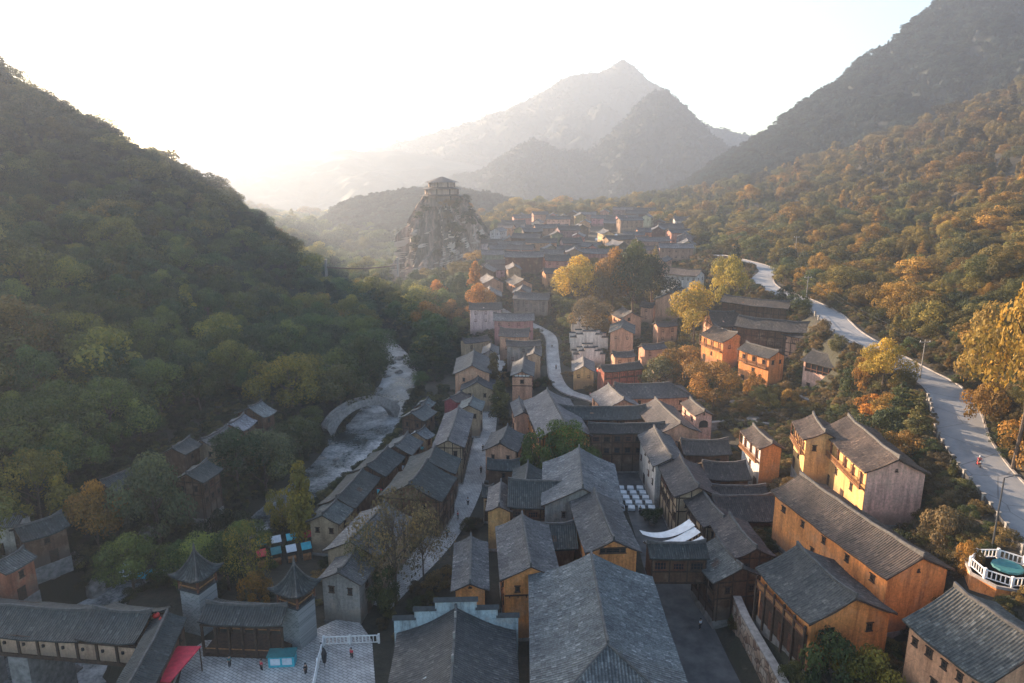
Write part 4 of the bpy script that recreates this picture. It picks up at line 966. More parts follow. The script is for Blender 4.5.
def forest_points(spc, r0, r1, seed):
    g = np.random.default_rng(seed); X, Y = np.meshgrid(np.arange(-650, 750, spc), np.arange(40, 1000, spc))
    P = np.stack([X.ravel(), Y.ravel()], -1) + g.uniform(-.42, .42, (X.size, 2)) * spc
    d = np.hypot(P[:, 0], P[:, 1]); P = P[(d >= r0) & (d < r1)]
    z = gz(P[:, 0], P[:, 1]); q = np.array(proj((P[:, 0], P[:, 1], z))).T
    k = (q[:, 2] > 20) & (q[:, 0] > -260) & (q[:, 0] < 1290) & (q[:, 1] > -300) & (q[:, 1] < 900); P = P[k]; z = z[k]; q = q[k]
    ok = ~inside(P, VILL)
    for pt in PATCH: ok |= inside(P, pt)
    ok &= ~inside(P, CLR); ok &= ~((P[:, 1] < 66) & (P[:, 0] < 12))
    dr, _, wr = seg_info(P, RIV, RIVW); ok &= dr > wr / 2 + 2.5
    d, _, _ = seg_info(P, ROAD); ok &= d > 4.3
    for l in (LANE, LANE2): d, _, _ = seg_info(P, l); ok &= d > 3
    for (cx, cy, rz, a, b) in FOOT:
        dx, dy = P[:, 0] - cx, P[:, 1] - cy; u = dx * math.cos(rz) + dy * math.sin(rz); v = -dx * math.sin(rz) + dy * math.cos(rz)
        ok &= ~((abs(u) < a + .8) & (abs(v) < b + .8))
    ok &= ~inside(P, LBK); ok &= ~(np.hypot(P[:, 0] + 32, P[:, 1] - 118) < 7)
    for (cx, cy, r) in LMPOS: ok &= np.hypot(P[:, 0] - cx, P[:, 1] - cy) > max(1.2, r * .75)
    ok &= ~((abs(P[:, 0] + 28) < 26) & (abs(P[:, 1] - 296) < 26))       # the rock pinnacle
    return np.column_stack([P[ok], z[ok], q[ok]])
FP = []
for spc, r0, r1, sd_, which in ((4.3, 50, 165, 1, 0), (4.7, 165, 300, 2, 0), (3.3, 50, 165, 5, 1), (3.9, 165, 300, 6, 1), (5.2, 300, 480, 3, 2), (8.5, 480, 900, 4, 2)):
    a = forest_points(spc, r0, r1, sd_); lf = a[:, 0] < np.interp(a[:, 1], RIV[:, 1], RIV[:, 0]) + 30
    if which == 0: a = a[lf]
    if which == 1: a = a[~lf]
    FP.append(np.column_stack([a, np.full(len(a), spc if which == 2 else 3.8)]))
def on_mountain(name, n, seed, size):
    X, Y, Z = MT[name]; g = np.random.default_rng(seed); a = g.uniform(0, X.shape[0] - 1.001, n); b = g.uniform(0, X.shape[1] - 1.001, n); i, j = a.astype(int), b.astype(int); u, v = a - i, b - j
    L = [sum((A[i, j] * (1 - u) * (1 - v), A[i + 1, j] * u * (1 - v), A[i, j + 1] * (1 - u) * v, A[i + 1, j + 1] * u * v)) for A in (X, Y, Z)]
    q = np.array(proj(L)).T; k = (q[:, 0] > -60) & (q[:, 0] < 1090) & (q[:, 1] > -60); k &= L[2] > gz(L[0], L[1]) + 1
    return np.column_stack([*L, q, np.full(n, size)])[k]
NM0 = sum(len(a) for a in FP)
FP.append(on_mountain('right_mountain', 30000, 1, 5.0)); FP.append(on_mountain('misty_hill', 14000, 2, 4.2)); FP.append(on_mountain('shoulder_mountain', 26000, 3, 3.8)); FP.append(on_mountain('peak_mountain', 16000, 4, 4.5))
FP = np.vstack(FP); NF = len(FP); NMT = NF - NM0; g = np.random.default_rng(99)
RXB = np.interp(FP[:, 1], RIV[:, 1], RIV[:, 0]); LEFT = FP[:, 0] < RXB + 30
nz = 0.5 + 0.5 * np.sin(FP[:, 0] / 17 + 2 * np.sin(FP[:, 1] / 23)) * np.cos(FP[:, 1] / 19 + FP[:, 0] / 31); u = g.random(NF)
pal_l = np.array([(0.022,0.042,0.02), (0.035,0.06,0.026), (0.05,0.08,0.028), (0.07,0.09,0.028), (0.10,0.115,0.034), (0.15,0.135,0.035), (0.19,0.13,0.04)]); pal_r = np.array([(0.025,0.04,0.018), (0.05,0.07,0.024), (0.09,0.10,0.03), (0.14,0.12,0.03), (0.16,0.13,0.032), (0.23,0.145,0.03), (0.20,0.16,0.04)])
MTN = (np.arange(NF) >= NF - NMT)
il = np.clip((u * .75 + nz * .3 + .0) * 6.2, 0, 6).astype(int); ir = np.clip((u * .7 + nz * .45) * 6, 0, 6).astype(int)
tint = np.where(LEFT[:, None], pal_l[il], pal_r[ir]) * g.uniform(.55, 1.6, (NF, 1))
hi = np.clip((FP[:, 2] - 15) / 40, 0, 1)[:, None]; tint = np.where(LEFT[:, None], tint * (1 - hi * .5) + np.array((.15, .09, .05)) * hi * .5, tint * (1 - hi * .45) + np.array((.13, .095, .06)) * hi * .45)  # sunset glow painted brown-red into higher left crowns; right crowns take their own brown
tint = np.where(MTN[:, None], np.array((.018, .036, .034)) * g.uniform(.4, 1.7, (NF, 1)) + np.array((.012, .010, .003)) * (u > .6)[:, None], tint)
tint = np.where((LEFT & ~MTN)[:, None], tint * np.array((.95, 1.05, .95)), tint)
ht = np.where(LEFT, 4.4 + 6.5 * g.random(NF) ** 1.6, 2.6 + 4.2 * g.random(NF) ** 1.8) * np.clip(FP[:, 6] / 3.8, 1, 1.9) * np.where(FP[:, 6] > 3.1, 1.05, 1)
ht *= np.where((u > .93), 1.35, 1); ht = np.where(MTN, FP[:, 6] * g.uniform(.7, 1.5, NF), ht)
near_road = seg_info(FP[:, :2], ROAD)[0] < 9; ht = np.where(near_road, ht * .7, ht)
inpatch = inside(FP[:, :2], PATCH[0]); ht = np.where(inpatch, ht * .6, ht)
kinds = ['round', 'wide', 'bush', 'cone', 'column']
kp = g.random(NF); kd = np.where(LEFT, np.where(kp < .45, 0, np.where(kp < .7, 1, np.where(kp < .9, 2, np.where(kp < .95, 3, 4)))), np.where(kp < .22, 0, np.where(kp < .4, 1, np.where(kp < .86, 2, np.where(kp < .93, 3, 4)))))
# hazy slopes: taller narrow bamboo-like crowns on the upper right slope
upr = (~LEFT) & (FP[:, 2] > 22) & (FP[:, 1] > 200); kd = np.where(upr & (kp > .45), 4, kd)
infr = (FP[:, 3] > -10) & (FP[:, 3] < 1034) & (FP[:, 4] < 720) & (FP[:, 4] > 0)
score = np.where(infr, ht / FP[:, 5], 0); order = np.argsort(-score); IND = set(order[:228].tolist())
TN = {0: 'olive', 1: 'olive', 2: 'green'}
for i in sorted(IND):
    L_ = bool(LEFT[i]); c = tint[i]; hue = 'dark green' if c[0] < .06 else ('olive' if c[0] < .12 else 'rusty orange'); k = kinds[kd[i]]
    form = {'round': 'round broadleaf tree', 'wide': 'spreading broadleaf tree', 'bush': 'low bushy tree', 'cone': 'pointed conifer', 'column': 'slim upright tree'}[k]
    where = 'crowded in the wood on the left slope' if L_ else ('on the slope between the road and the houses' if FP[i, 0] < np.interp(FP[i, 1], ROAD[::-1, 1] if ROAD[0, 1] > ROAD[-1, 1] else ROAD[:, 1], ROAD[::-1, 0] if ROAD[0, 1] > ROAD[-1, 1] else ROAD[:, 0]) else 'crowded on the bank right of the road')
    lab = f"{hue} {form} {where}"
    plant(k, FP[i, 0], FP[i, 1], FP[i, 2] - .15, ht[i], 1.0 if k != 'cone' else 1.2, c, lab, group=lab + ' group' if False else f"{hue} {form}s {where}", name={'cone': 'conifer_tree', 'bush': 'bushy_tree'}.get(k, 'broadleaf_tree'))
# the rest of the wood: one object, instances of merged tree meshes
protos = bpy.data.collections.new('tree_shapes'); pk = []
for ki, k in enumerate(kinds):
    for vi in range(3):
        o = bpy.data.objects.new('tree_shape', KIND[k][0][vi % len(KIND[k][0])]); protos.objects.link(o); pk.append(o)
for n_i, o in enumerate(pk): o.name = 'tree_shape_%02d' % n_i
def forest(name, idx):
    me = bpy.data.meshes.new(name); n = len(idx); me.vertices.add(n); me.vertices.foreach_set('co', FP[idx, :3].astype(np.float32).ravel())
    a = me.attributes.new('tint', 'FLOAT_COLOR', 'POINT'); a.data.foreach_set('color', np.column_stack([tint[idx], np.ones(n)]).astype(np.float32).ravel())
    a = me.attributes.new('size', 'FLOAT_VECTOR', 'POINT'); sx = ht[idx] * g.uniform(.8, 1.5, n); a.data.foreach_set('vector', np.column_stack([sx, sx, ht[idx]]).astype(np.float32).ravel())
    a = me.attributes.new('turn', 'FLOAT', 'POINT'); a.data.foreach_set('value', g.uniform(0, 6.28, n).astype(np.float32))
    a = me.attributes.new('which', 'INT', 'POINT'); a.data.foreach_set('value', (kd[idx] * 3 + g.integers(0, 3, n)).astype(np.int32))
    o = bpy.data.objects.new(name, me); C.objects.link(o)
    ng = bpy.data.node_groups.new(name + '_nodes', 'GeometryNodeTree'); ng.interface.new_socket('Geometry', in_out='INPUT', socket_type='NodeSocketGeometry'); ng.interface.new_socket('Geometry', in_out='OUTPUT', socket_type='NodeSocketGeometry')
    gi = ng.nodes.new('NodeGroupInput'); go = ng.nodes.new('NodeGroupOutput'); ip = ng.nodes.new('GeometryNodeInstanceOnPoints'); ci = ng.nodes.new('GeometryNodeCollectionInfo')
    ci.inputs['Collection'].default_value = protos; ci.inputs['Separate Children'].default_value = True; ci.inputs['Reset Children'].default_value = True
    def attr(nm, ty):
        q = ng.nodes.new('GeometryNodeInputNamedAttribute'); q.data_type = ty; q.inputs['Name'].default_value = nm; return q.outputs['Attribute']
    ip.inputs['Pick Instance'].default_value = True
    L2 = ng.links.new; L2(gi.outputs[0], ip.inputs['Points']); L2(ci.outputs[0], ip.inputs['Instance']); L2(attr('which', 'INT'), ip.inputs['Instance Index']); L2(attr('size', 'FLOAT_VECTOR'), ip.inputs['Scale'])
    cx = ng.nodes.new('ShaderNodeCombineXYZ'); L2(attr('turn', 'FLOAT'), cx.inputs[2]); L2(cx.outputs[0], ip.inputs['Rotation']); L2(ip.outputs[0], go.inputs[0])
    md = o.modifiers.new('scatter', 'NODES'); md.node_group = ng; o['kind'] = 'stuff'; o['label'] = 'dense mixed autumn wood covering both slopes of the valley'; return o
forest('distant_forest', np.array([i for i in range(NF) if i not in IND]))
# undergrowth: low scrub on every open slope
def scrub():
    global FP, tint, ht, kd
    g2 = np.random.default_rng(5); X, Y = np.meshgrid(np.arange(-130, 135, 1.15), np.arange(45, 270, 1.15)); P = np.stack([X.ravel(), Y.ravel()], -1) + g2.uniform(-.55, .55, (X.size, 2)); X, Y = np.meshgrid(np.arange(-60, 110, .62), np.arange(50, 190, .62)); P3 = np.stack([X.ravel(), Y.ravel()], -1) + g2.uniform(-.3, .3, (X.size, 2)); z3 = gz(P3[:, 0], P3[:, 1]); P = np.vstack([P, P3[np.hypot(gz(P3[:, 0] + .7, P3[:, 1]) - z3, gz(P3[:, 0], P3[:, 1] + .7) - z3) > .55]])
    z = gz(P[:, 0], P[:, 1]); q = np.array(proj((P[:, 0], P[:, 1], z))).T; ok = (q[:, 2] > 20) & (q[:, 0] > -120) & (q[:, 0] < 1150) & (q[:, 1] < 760)
    dr, _, wr = seg_info(P, RIV, RIVW); ok &= dr > wr / 2 + 1.6
    for l, r_ in ((ROAD, 3.2), (LANE, 2.3), (LANE2, 2.2), (ALLEY, 4.2)): ok &= seg_info(P, l)[0] > r_
    for (cx, cy, rz, a, b) in FOOT:
        dx, dy = P[:, 0] - cx, P[:, 1] - cy; u = dx * math.cos(rz) + dy * math.sin(rz); v = -dx * math.sin(rz) + dy * math.cos(rz); ok &= ~((abs(u) < a - .6) & (abs(v) < b - .6))
    for pl_ in ([(170,760),(178,655),(205,632),(285,632),(318,620),(356,604),(384,640),(384,760)], [(622,440),(660,440),(668,508),(620,508)], [(735,590),(800,580),(860,760),(780,760)], [(-60,585),(160,590),(230,625),(190,760),(-200,760)]): ok &= ~inside(P, wpoly(pl_))
    flat = np.hypot(gz(P[:, 0] + 1, P[:, 1]) - z, gz(P[:, 0], P[:, 1] + 1) - z); core = inside(P, VILL) & (flat < .18) & (P[:, 1] < 150) & (P[:, 0] < 48); ok &= ~core | (g2.random(len(P)) < .22)
    ok &= g2.random(len(P)) < .75; P, z, q = P[ok], z[ok], q[ok]; n = len(P); L_ = P[:, 0] < np.interp(P[:, 1], RIV[:, 1], RIV[:, 0]) + 25
    FP = np.column_stack([P, z, q, np.full(n, 1)]); pr = np.array([GD, OL, (0.13,0.095,0.035), (0.17,0.12,0.05), (0.10,0.08,0.045)]); plf = np.array([DG, DG, GD, (0.05,0.06,0.03), OL])
    i = np.clip(g2.random(n) * 5, 0, 4).astype(int); tint = np.where(L_[:, None], plf[i], pr[i]) * g2.uniform(.6, 1.4, (n, 1)); ht = g2.uniform(.7, 1.9, n); kd = np.full(n, 2)
    return n
NS = scrub(); o = forest('undergrowth', np.arange(NS)); o['label'] = 'low scrub and weeds covering the banks and slopes around the village'
print('forest points', NF, 'individual trees', TREES)
# ------------------------------------------------------------ haze
zb = -90.0
m = MB(); m.box(-665, 1500, -160, 1640, zb, 325); hz = m.build('haze', 'white_paint'); hz['kind'] = 'stuff'; hz['label'] = 'pale morning haze filling the valley'
hm = bpy.data.materials.new('haze_air'); hm.use_nodes = True; t = hm.node_tree; t.nodes.clear(); o = t.nodes.new('ShaderNodeOutputMaterial'); v = t.nodes.new('ShaderNodeVolumePrincipled')
v.inputs['Density'].default_value = HAZE_DENSITY; v.inputs['Anisotropy'].default_value = 0.45; v.inputs['Color'].default_value = (0.43, 0.51, 0.63, 1)
t.links.new(v.outputs[0], o.inputs['Volume']); hz.data.materials.clear(); hz.data.materials.append(hm)
# ------------------------------------------------------------ far village
g5 = random.Random(21)
rowsF = [(342,512,545),(334,484,542),(325,486,520),(314,488,548),(304,490,552),(295,486,556),(287,484,560),(280,490,566),(274,486,572),(268,492,640),(262,498,690),(256,488,698),(251,492,700),(246,496,700),(241,500,690),(236,505,600),(232,510,690),(228,520,680),(225,520,660),(222,530,650)]
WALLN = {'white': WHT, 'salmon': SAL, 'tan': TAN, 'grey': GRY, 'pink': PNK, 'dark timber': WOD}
PLACED = [(h['c'][0], h['c'][1], max(h['L'], h['w']) / 2) for h in H] + [(a, b, c * .8) for a, b, c in LMPOS]
nfar = 0
for ri, (py, xa, xb) in enumerate(rowsF):
    px = xa + g5.uniform(0, 6)
    while px < xb:
        P, t = ground(px + g5.uniform(-2, 2), py + g5.uniform(-2, 2)); L = g5.uniform(7.5, 13.5); wd = g5.uniform(5.0, 7.2); hh = g5.uniform(5.5, 8.5)
        px += L * F / t * g5.uniform(.8, 1.12)
        if 588 < px - 10 < 640 and 234 < py < 247: continue
        if any(math.hypot(P[0] - a, P[1] - b) < r + 2.6 for a, b, r in PLACED): continue
        if seg_info(np.array([P[:2]]), LANE2)[0][0] < 4 or seg_info(np.array([P[:2]]), ROAD)[0][0] < 6: continue
        PLACED.append((P[0], P[1], 3.0)); ns = g5.random() < .42; rz = R(90 + g5.uniform(-22, 22)) if ns else R(g5.uniform(-20, 20))
        wn = g5.choice(['white', 'salmon', 'salmon', 'tan', 'grey', 'pink', 'dark timber', 'tan']); zone = 'lower' if py > 300 else ('middle' if py > 262 else 'topmost hazy')
        h = dict(label=f"{wn} walled far house {'end-on' if ns else 'side-on'} in the {zone} rows of the upper village", c=(P[0], P[1]), zg=P[2] - .3, h=hh, L=L * (.8 if ns else 1), w=wd, rz=rz, wall=tuple(v * g5.uniform(.55, .9) for v in WALLN[wn]), roof=g5.choice([dusk, cool, dark, (0.15, .14, .145)]), dist=t + 200, group=f"{wn} walled {'end-on' if ns else 'side-on'} far houses, {zone} rows")
        build_house(h, 500 + nfar); nfar += 1
# ------------------------------------------------------------ stepped horse-head gable walls
def stepped_wall(m, mc, x, half, z0, ztop, n=2, drop=.75, th=.25):
    """5-step wall in the y direction at local x; m wall mesh, mc cap mesh"""
    ys_ = np.linspace(0, half, n + 2)[1:]; prev = 0
    for k, y in enumerate(ys_):
        z = ztop - drop * k
        for s in ((1, -1) if k else (0,)):
            if s == 0: a, b = -y, y
            else: a, b = sorted((s * prev, s * y))
            m.box(x - th / 2, x + th / 2, a, b, z0, z); c = .12
            i = len(mc.v); mc.v += [(x - th, a - c, z), (x + th, a - c, z), (x, a - c, z + .34), (x - th, b + c, z), (x + th, b + c, z), (x, b + c, z + .34)]
            mc.f += [(0 + i, 2 + i, 1 + i), (3 + i, 4 + i, 5 + i), (i, 3 + i, 5 + i, 2 + i), (i + 1, i + 2, i + 5, i + 4), (i, i + 1, i + 4, i + 3)]
        prev = y
def hui(label, px, py, zg, L, wd, ht, rz, wall=(0.72, .66, .6), roof=dusk, ends=(-1, 1), wallmat_='plaster_wall'):
    p = pz(px, py, zg); root = thing('walled_house', label, 'house', (p[0], p[1], zg), rz)
    gable_roof(L, wd / 2, ht, .42, root, roof, curl=0)
    wall_prism(L - .2, -wd / 2 + .3, wd / 2 - .3, -1.4, lambda y: ht - abs(y) * .42 - .2, 'plaster_wall', 'wall', root, wall)
    for e in ends:
        m, mc = MB(), MB(); stepped_wall(m, mc, e * (L / 2 + .12), wd / 2 + .25, -1.4, ht + .55)
        w_ = m.build('stepped_wall', wallmat_, root, wall); mc.build('wall_cap', 'cap_tile', w_)
    footprint((p[0], p[1]), rz, L, wd); return root
hui("white stepped-wall house furthest up beside the upper lane", 585, 338, 2.6, 4.6, 7.2, 5.2, R(90))
hui("white stepped-wall house in the middle of the three by the upper lane", 588, 352, 1.8, 4.6, 8.6, 5.2, R(88))
hui("white stepped-wall house lowest of the three by the upper lane", 588, 366, 1.4, 3.4, 6.6, 4.2, R(92))
hui("tiny white stepped-wall house above the salmon houses", 628, 312, 4.2, 3.2, 4.6, 6.2, R(95))
# the big walled house at the bottom
zr_ = 8.2; a = pz(450, 700, zr_); b = pz(456, 609, zr_); cxy = (a + b)[:2] / 2; dd = (b - a)[:2]; Lh = float(np.hypot(*dd)); rzh = math.atan2(dd[1], dd[0])
root = thing('walled_house', "dark roofed walled house with stepped blue-grey gable wall at the bottom centre", 'house', (cxy[0], cxy[1], 0), rzh)
gable_roof(Lh, 5.0, zr_, .48, root, (0.05, .055, .06), curl=.25)
wall_prism(Lh - .3, -4.6, 4.6, -1, lambda y: zr_ - abs(y) * .48 - .35, 'plaster_wall', 'wall', root, (0.36, .40, .42))
m, mc = MB(), MB(); stepped_wall(m, mc, Lh / 2 + .15, 5.2, -1, zr_ + .7, drop=.8)
w_ = m.build('stepped_wall', 'plaster_wall', root, (0.36, .44, .48)); mc.build('wall_cap', 'cap_tile', w_)
for k in range(3):
    m = MB(); x = Lh / 2 - .8 - k * 2.6; m.box(x - .5, x + .1, -.06, .06, zr_ + .12, zr_ + .3); m.box(x - .62, x - .5, -.09, .09, zr_ + .12, zr_ + .7); m.build('ridge_ornament', 'grey_stone', root)
footprint(cxy, rzh, Lh, 10)
hs2 = dict(label="small dark roofed porch in front of the walled house at the bottom edge", A=(404, 690), B=(446, 652), E=(430, 700), zg=0, h=5.6, wall=WOD, roof=teal, near=1); solve(hs2); build_house(hs2, 900)
# ------------------------------------------------------------ covered bridge, corridor, gate towers
def covered(name, label, cat, A, B, zr, half, floor, n, spans=((0, 1),), panels=False, zfoot=0.0, piers=()):
    a = pz(*A, zr); b = pz(*B, zr); c = (a + b)[:2] / 2; d = (b - a)[:2]; L = float(np.hypot(*d)); rz = math.atan2(d[1], d[0])
    root = thing(name, label, cat, (c[0], c[1], 0), rz)
    for k, (s0, s1) in enumerate(spans):
        l = L * (s1 - s0); h0 = zr - .35 * k; r = gable_roof(l, half, h0, .5, root, teal, curl=.2, name='roof', seed=k); r.location.x = -L / 2 + L * (s0 + s1) / 2
    ze = zr - half * .5 - .3; m = MB(); m.box(-L / 2, L / 2, -half + .3, half - .3, floor - .35, floor); m.build('deck', 'dark_wood', root)
    for s in (1, -1):
        m = MB(); m.box(-L / 2, L / 2, s * (half - .35) - .06, s * (half - .35) + .06, ze - .2, ze); m.build('beam', 'dark_wood', root)
        for k in range(n + 1):
            x = -L / 2 + .15 + (L - .3) * k / n; m = MB(); m.box(x - .1, x + .1, s * (half - .35) - .09, s * (half - .35) + .09, zfoot if not panels else floor, ze); m.build('post', 'dark_wood', root)
        if panels:
            for k in range(n):
                x0 = -L / 2 + .3 + (L - .3) * k / n; x1 = x0 + (L - .3) / n - .3
                m = MB(); m.box(x0, x1, s * (half - .4) - .04, s * (half - .4) + .04, floor + .05, ze - .35); q = m.build('panel', 'plaster_wall', root, (0.52, .34, .23))
                m = MB(); xm = x1 - .45; yy = s * (half - .3); m.cyl((xm, yy), .13, .13, ze - .95, ze - .7, 8); m.build('lantern', 'black_cloth', q)
        else:
            m = MB(); m.box(-L / 2, L / 2, s * (half - .35) - .04, s * (half - .35) + .04, floor + .45, floor + .52); m.build('railing', 'amber_wood', root)
    for x in piers:
        m = MB(); m.box(x - 1.0, x + 1.0, -half + .2, half - .2, -8, floor - .35); m.build('pier', 'grey_stone', root)
    return root
br = covered('covered_bridge', "long teal roofed covered bridge over the river at the bottom left", 'bridge', (152, 613), (-60, 596), 4.5, 2.7, .9, 11, ((0, .27), (.25, 1)), True, piers=(1.2, 9))
covered('covered_corridor', "teal roofed open corridor between the two turreted gate towers", 'corridor', (288, 606), (206, 603), 4.6, 1.8, .4, 6)
def pyramid_roof(parent, half, z0, ht, name='roof', n=4, color=teal, rot=0.0, lift=.7, th=.12):
    m = MB(); steps = 7; sub = 4
    for off in (0, th):
        for q in range(n):
            a0 = 2 * math.pi * (q + .5) / n + rot; a1 = 2 * math.pi * (q + 1.5) / n + rot; base = len(m.v)
            for i in range(steps + 1):
                t = i / steps; rr = half * (t ** 1.0) * (0.93 + .07 * t); z = z0 + ht * (1 - t) ** 1.7 - off
                for k in range(sub + 1):
                    u_ = k / sub; e = abs(2 * u_ - 1); x = rr * (math.cos(a0) * (1 - u_) + math.cos(a1) * u_); y = rr * (math.sin(a0) * (1 - u_) + math.sin(a1) * u_)
                    m.v.append((x * (1 + .1 * e ** 3 * t), y * (1 + .1 * e ** 3 * t), z + lift * e ** 3 * t ** 3 * .6))
            for i in range(steps):
                for k in range(sub):
                    j = base + i * (sub + 1) + k; f = (j, j + sub + 1, j + sub + 2, j + 1); m.f.append(f if off == 0 else f[::-1]); m.uv[len(m.f) - 1] = [((k + dx) * .4 * half * 2 / sub, (i + dy) * half / steps) for dx, dy in ((0, 0), (0, 1), (1, 1), (1, 0))]
    r = m.build(name, 'roof_tiles', parent, color)
    c = MB(); c.cyl((0, 0), .16, .1, z0 + ht - .1, z0 + ht + .35, 8); c.cyl((0, 0), .1, .02, z0 + ht + .35, z0 + ht + .8, 8)
    for q in range(n):
        a0 = 2 * math.pi * (q + .5) / n + rot; pr = None
        for i in range(steps + 1):
            t = i / steps; e = 1.1 * (0.93 + .07 * t); x = half * t * e; z = z0 + ht * (1 - t) ** 1.7 + lift * .6 * t ** 3 + .04; p = (x * math.cos(a0), x * math.sin(a0), z)
            if pr: c.bar(pr, p, .07, 5)
            pr = p
    c.build('roof_ridge', 'ridge_tile', r); return r
def tower(label, px, py, rz, hb=4.3, wd=2.3):
    p = pz(px, py, 0); root = thing('gate_tower', label, 'tower', (p[0], p[1], 0), rz)
    m = MB(); h = wd / 2; m.box(-h, h, -h, h, -.5, hb); m.build('brick_base', 'grey_brick', root)
    m = MB(); m.box(-h - .12, h + .12, -h - .12, h + .12, hb, hb + .15); m.build('string_course', 'cap_tile', root)
    m = MB(); m.box(-h + .15, h - .15, -h + .15, h - .15, hb + .15, hb + 1.5); m.build('wooden_storey', 'dark_wood', root)
    m = MB(); 
    for s in (1, -1): m.box(-h - .05, h + .05, s * (h + .0) - .04, s * h + .04, hb + .5, hb + .6); m.box(s * h - .04, s * h + .04, -h + .05, h - .05, hb + .5, hb + .6)
    m.build('railing', 'amber_wood', root)
    for sx in (1, -1):
        for sy in (1, -1): m = MB(); m.box(sx * h - .08, sx * h + .08, sy * h - .08, sy * h + .08, hb + .15, hb + 1.55); m.build('post', 'red_wood', root)
    pyramid_roof(root, wd * .98, hb + 1.4, 2.5, rot=0); return root
tower("left gate tower with a grey brick base and an upturned teal roof by the river", 203, 626, R(-20), 4.5)
tower("right gate tower with a grey brick base and upturned teal roof beside the plaza", 300, 640, R(-25))
# ------------------------------------------------------------ plaza things
z = 2.5; q = [pz(144, 681, z), pz(178, 646, z), pz(201, 646, z), pz(170, 682, z)]; c = sum(q) / 4
t = thing('canopy', "flat crimson canopy beside the diagonal teal roofed gallery", 'canopy', (c[0], c[1], 0)); m = MB(); V = [tuple(p - np.array([c[0], c[1], 0])) for p in q]
m.v = V + [(v[0], v[1], v[2] - .1) for v in V]; m.f = [(3, 2, 1, 0), (4, 5, 6, 7)] + [(i, (i + 1) % 4, 4 + (i + 1) % 4, 4 + i) for i in range(4)]; m.build('canopy_cloth', 'red_cloth', t)
for v in V: m = MB(); m.cyl((v[0] * .94, v[1] * .94), .06, .06, 0, z - .1, 8); m.build('post', 'dark_wood', t)
for k, (px, py) in enumerate(((161, 652), (167.5, 656))):
    p = pz(px, py, 0); t = thing('lantern_string', ("left" if k == 0 else "right") + " one of the two red lantern columns by the crimson canopy", 'lantern', (p[0], p[1], 0), 0, 'red lantern columns')
    m = MB(); m.cyl((0, 0), .06, .05, 0, 4.3, 8); m.build('pole', 'dark_wood', t)
    for j in range(4):
        m = MB(); zz = 2.0 + j * .55; n = 10; prof = [(.12, 0), (.3, .12), (.34, .25), (.3, .38), (.12, .5)]
        for a_, b_ in zip(prof, prof[1:]): m.cyl((0, 0), a_[0], b_[0], zz + a_[1], zz + b_[1], n, False)
        m.build('lantern', 'red_paint', t)
p = pz(283, 664, 0); t = thing('kiosk', "turquoise kiosk on the plaza below the right gate tower", 'kiosk', (p[0], p[1], 0), R(4))
m = MB(); m.box(-1.15, 1.15, -.5, .5, 0, 1.15); m.build('body', 'turquoise_paint', t); m = MB(); m.box(-1.25, 1.25, -.6, .6, 1.15, 1.25); m.build('top', 'teal_cloth', t)
m = MB(); m.box(-.95, -.1, -.53, -.5, .3, .95); m.build('panel', 'pale_cloth', t); m = MB(); m.box(.1, .95, -.53, -.5, .3, .95); m.build('panel', 'pale_cloth', t)
def balustrade(name, label, pts, ht=.85, step=.32, mat='white_paint', closed=False, dark=None, group=None):
    pts = [np.array(p, float) for p in pts]; c = sum(pts) / len(pts); t = thing(name, label, 'balustrade' if name == 'balustrade' else 'fence', tuple(c), 0, group)
    P = [p - c for p in pts]; 
    if closed: P.append(P[0])
    rail, bal = MB(), MB()
    for a, b in zip(P, P[1:]):
        L = np.linalg.norm((b - a)[:2]); n = max(1, int(L / step))
        for zz, r in ((ht, .06), (.12, .05)): rail.bar((a[0], a[1], a[2] + zz), (b[0], b[1], b[2] + zz), r, 4)
        for k in range(n):
            p = a + (b - a) * (k + .5) / n; bal.cyl((p[0], p[1]), .05, .05, p[2] + .12, p[2] + ht, 6, False)
    rail.build('rail', mat, t); bal.build('baluster', mat, t)
    for p in (P[:-1] if closed else P): m = MB(); m.box(p[0] - .09, p[0] + .09, p[1] - .09, p[1] + .09, p[2], p[2] + ht + .15); m.build('post', mat, t)
    return t
balustrade('balustrade', "white balustrade along the plaza beside the walled house", [pz(312, 700, .05), pz(318, 668, .05), pz(324, 645, .05), pz(350, 644, .05), pz(379, 643, .05)])
def umbrella(label, px, py, mat, folded=False, zg=0.0, r=1.1, hh=2.0, group=None):
    p = pz(px, py, zg); t = thing('market_umbrella', label, 'umbrella', (p[0], p[1], zg), random.random(), group); m = MB(); m.cyl((0, 0), .03, .03, 0, hh, 6); m.build('pole', 'metal_dark', t)
    m = MB()
    if folded: m.cyl((0, 0), .16, .26, .6, 1.5, 8); m.cyl((0, 0), .26, .05, 1.5, 2.1, 8)
    else: m.cyl((0, 0), r, .04, hh - .35, hh + .1, 8, False); m.cyl((0, 0), r * .99, .03, hh - .38, hh + .06, 8, False)
    m.build('canopy', mat, t); return t
umbrella("folded black umbrella standing at the corner of the white balustrade", 325, 668, 'black_cloth', True)
rows_ = [('red_cloth', 'crimson'), ('teal_cloth', 'teal'), ('red_cloth', 'crimson'), ('teal_cloth', 'teal'), ('red_cloth', 'crimson'), ('teal_cloth', 'teal')]
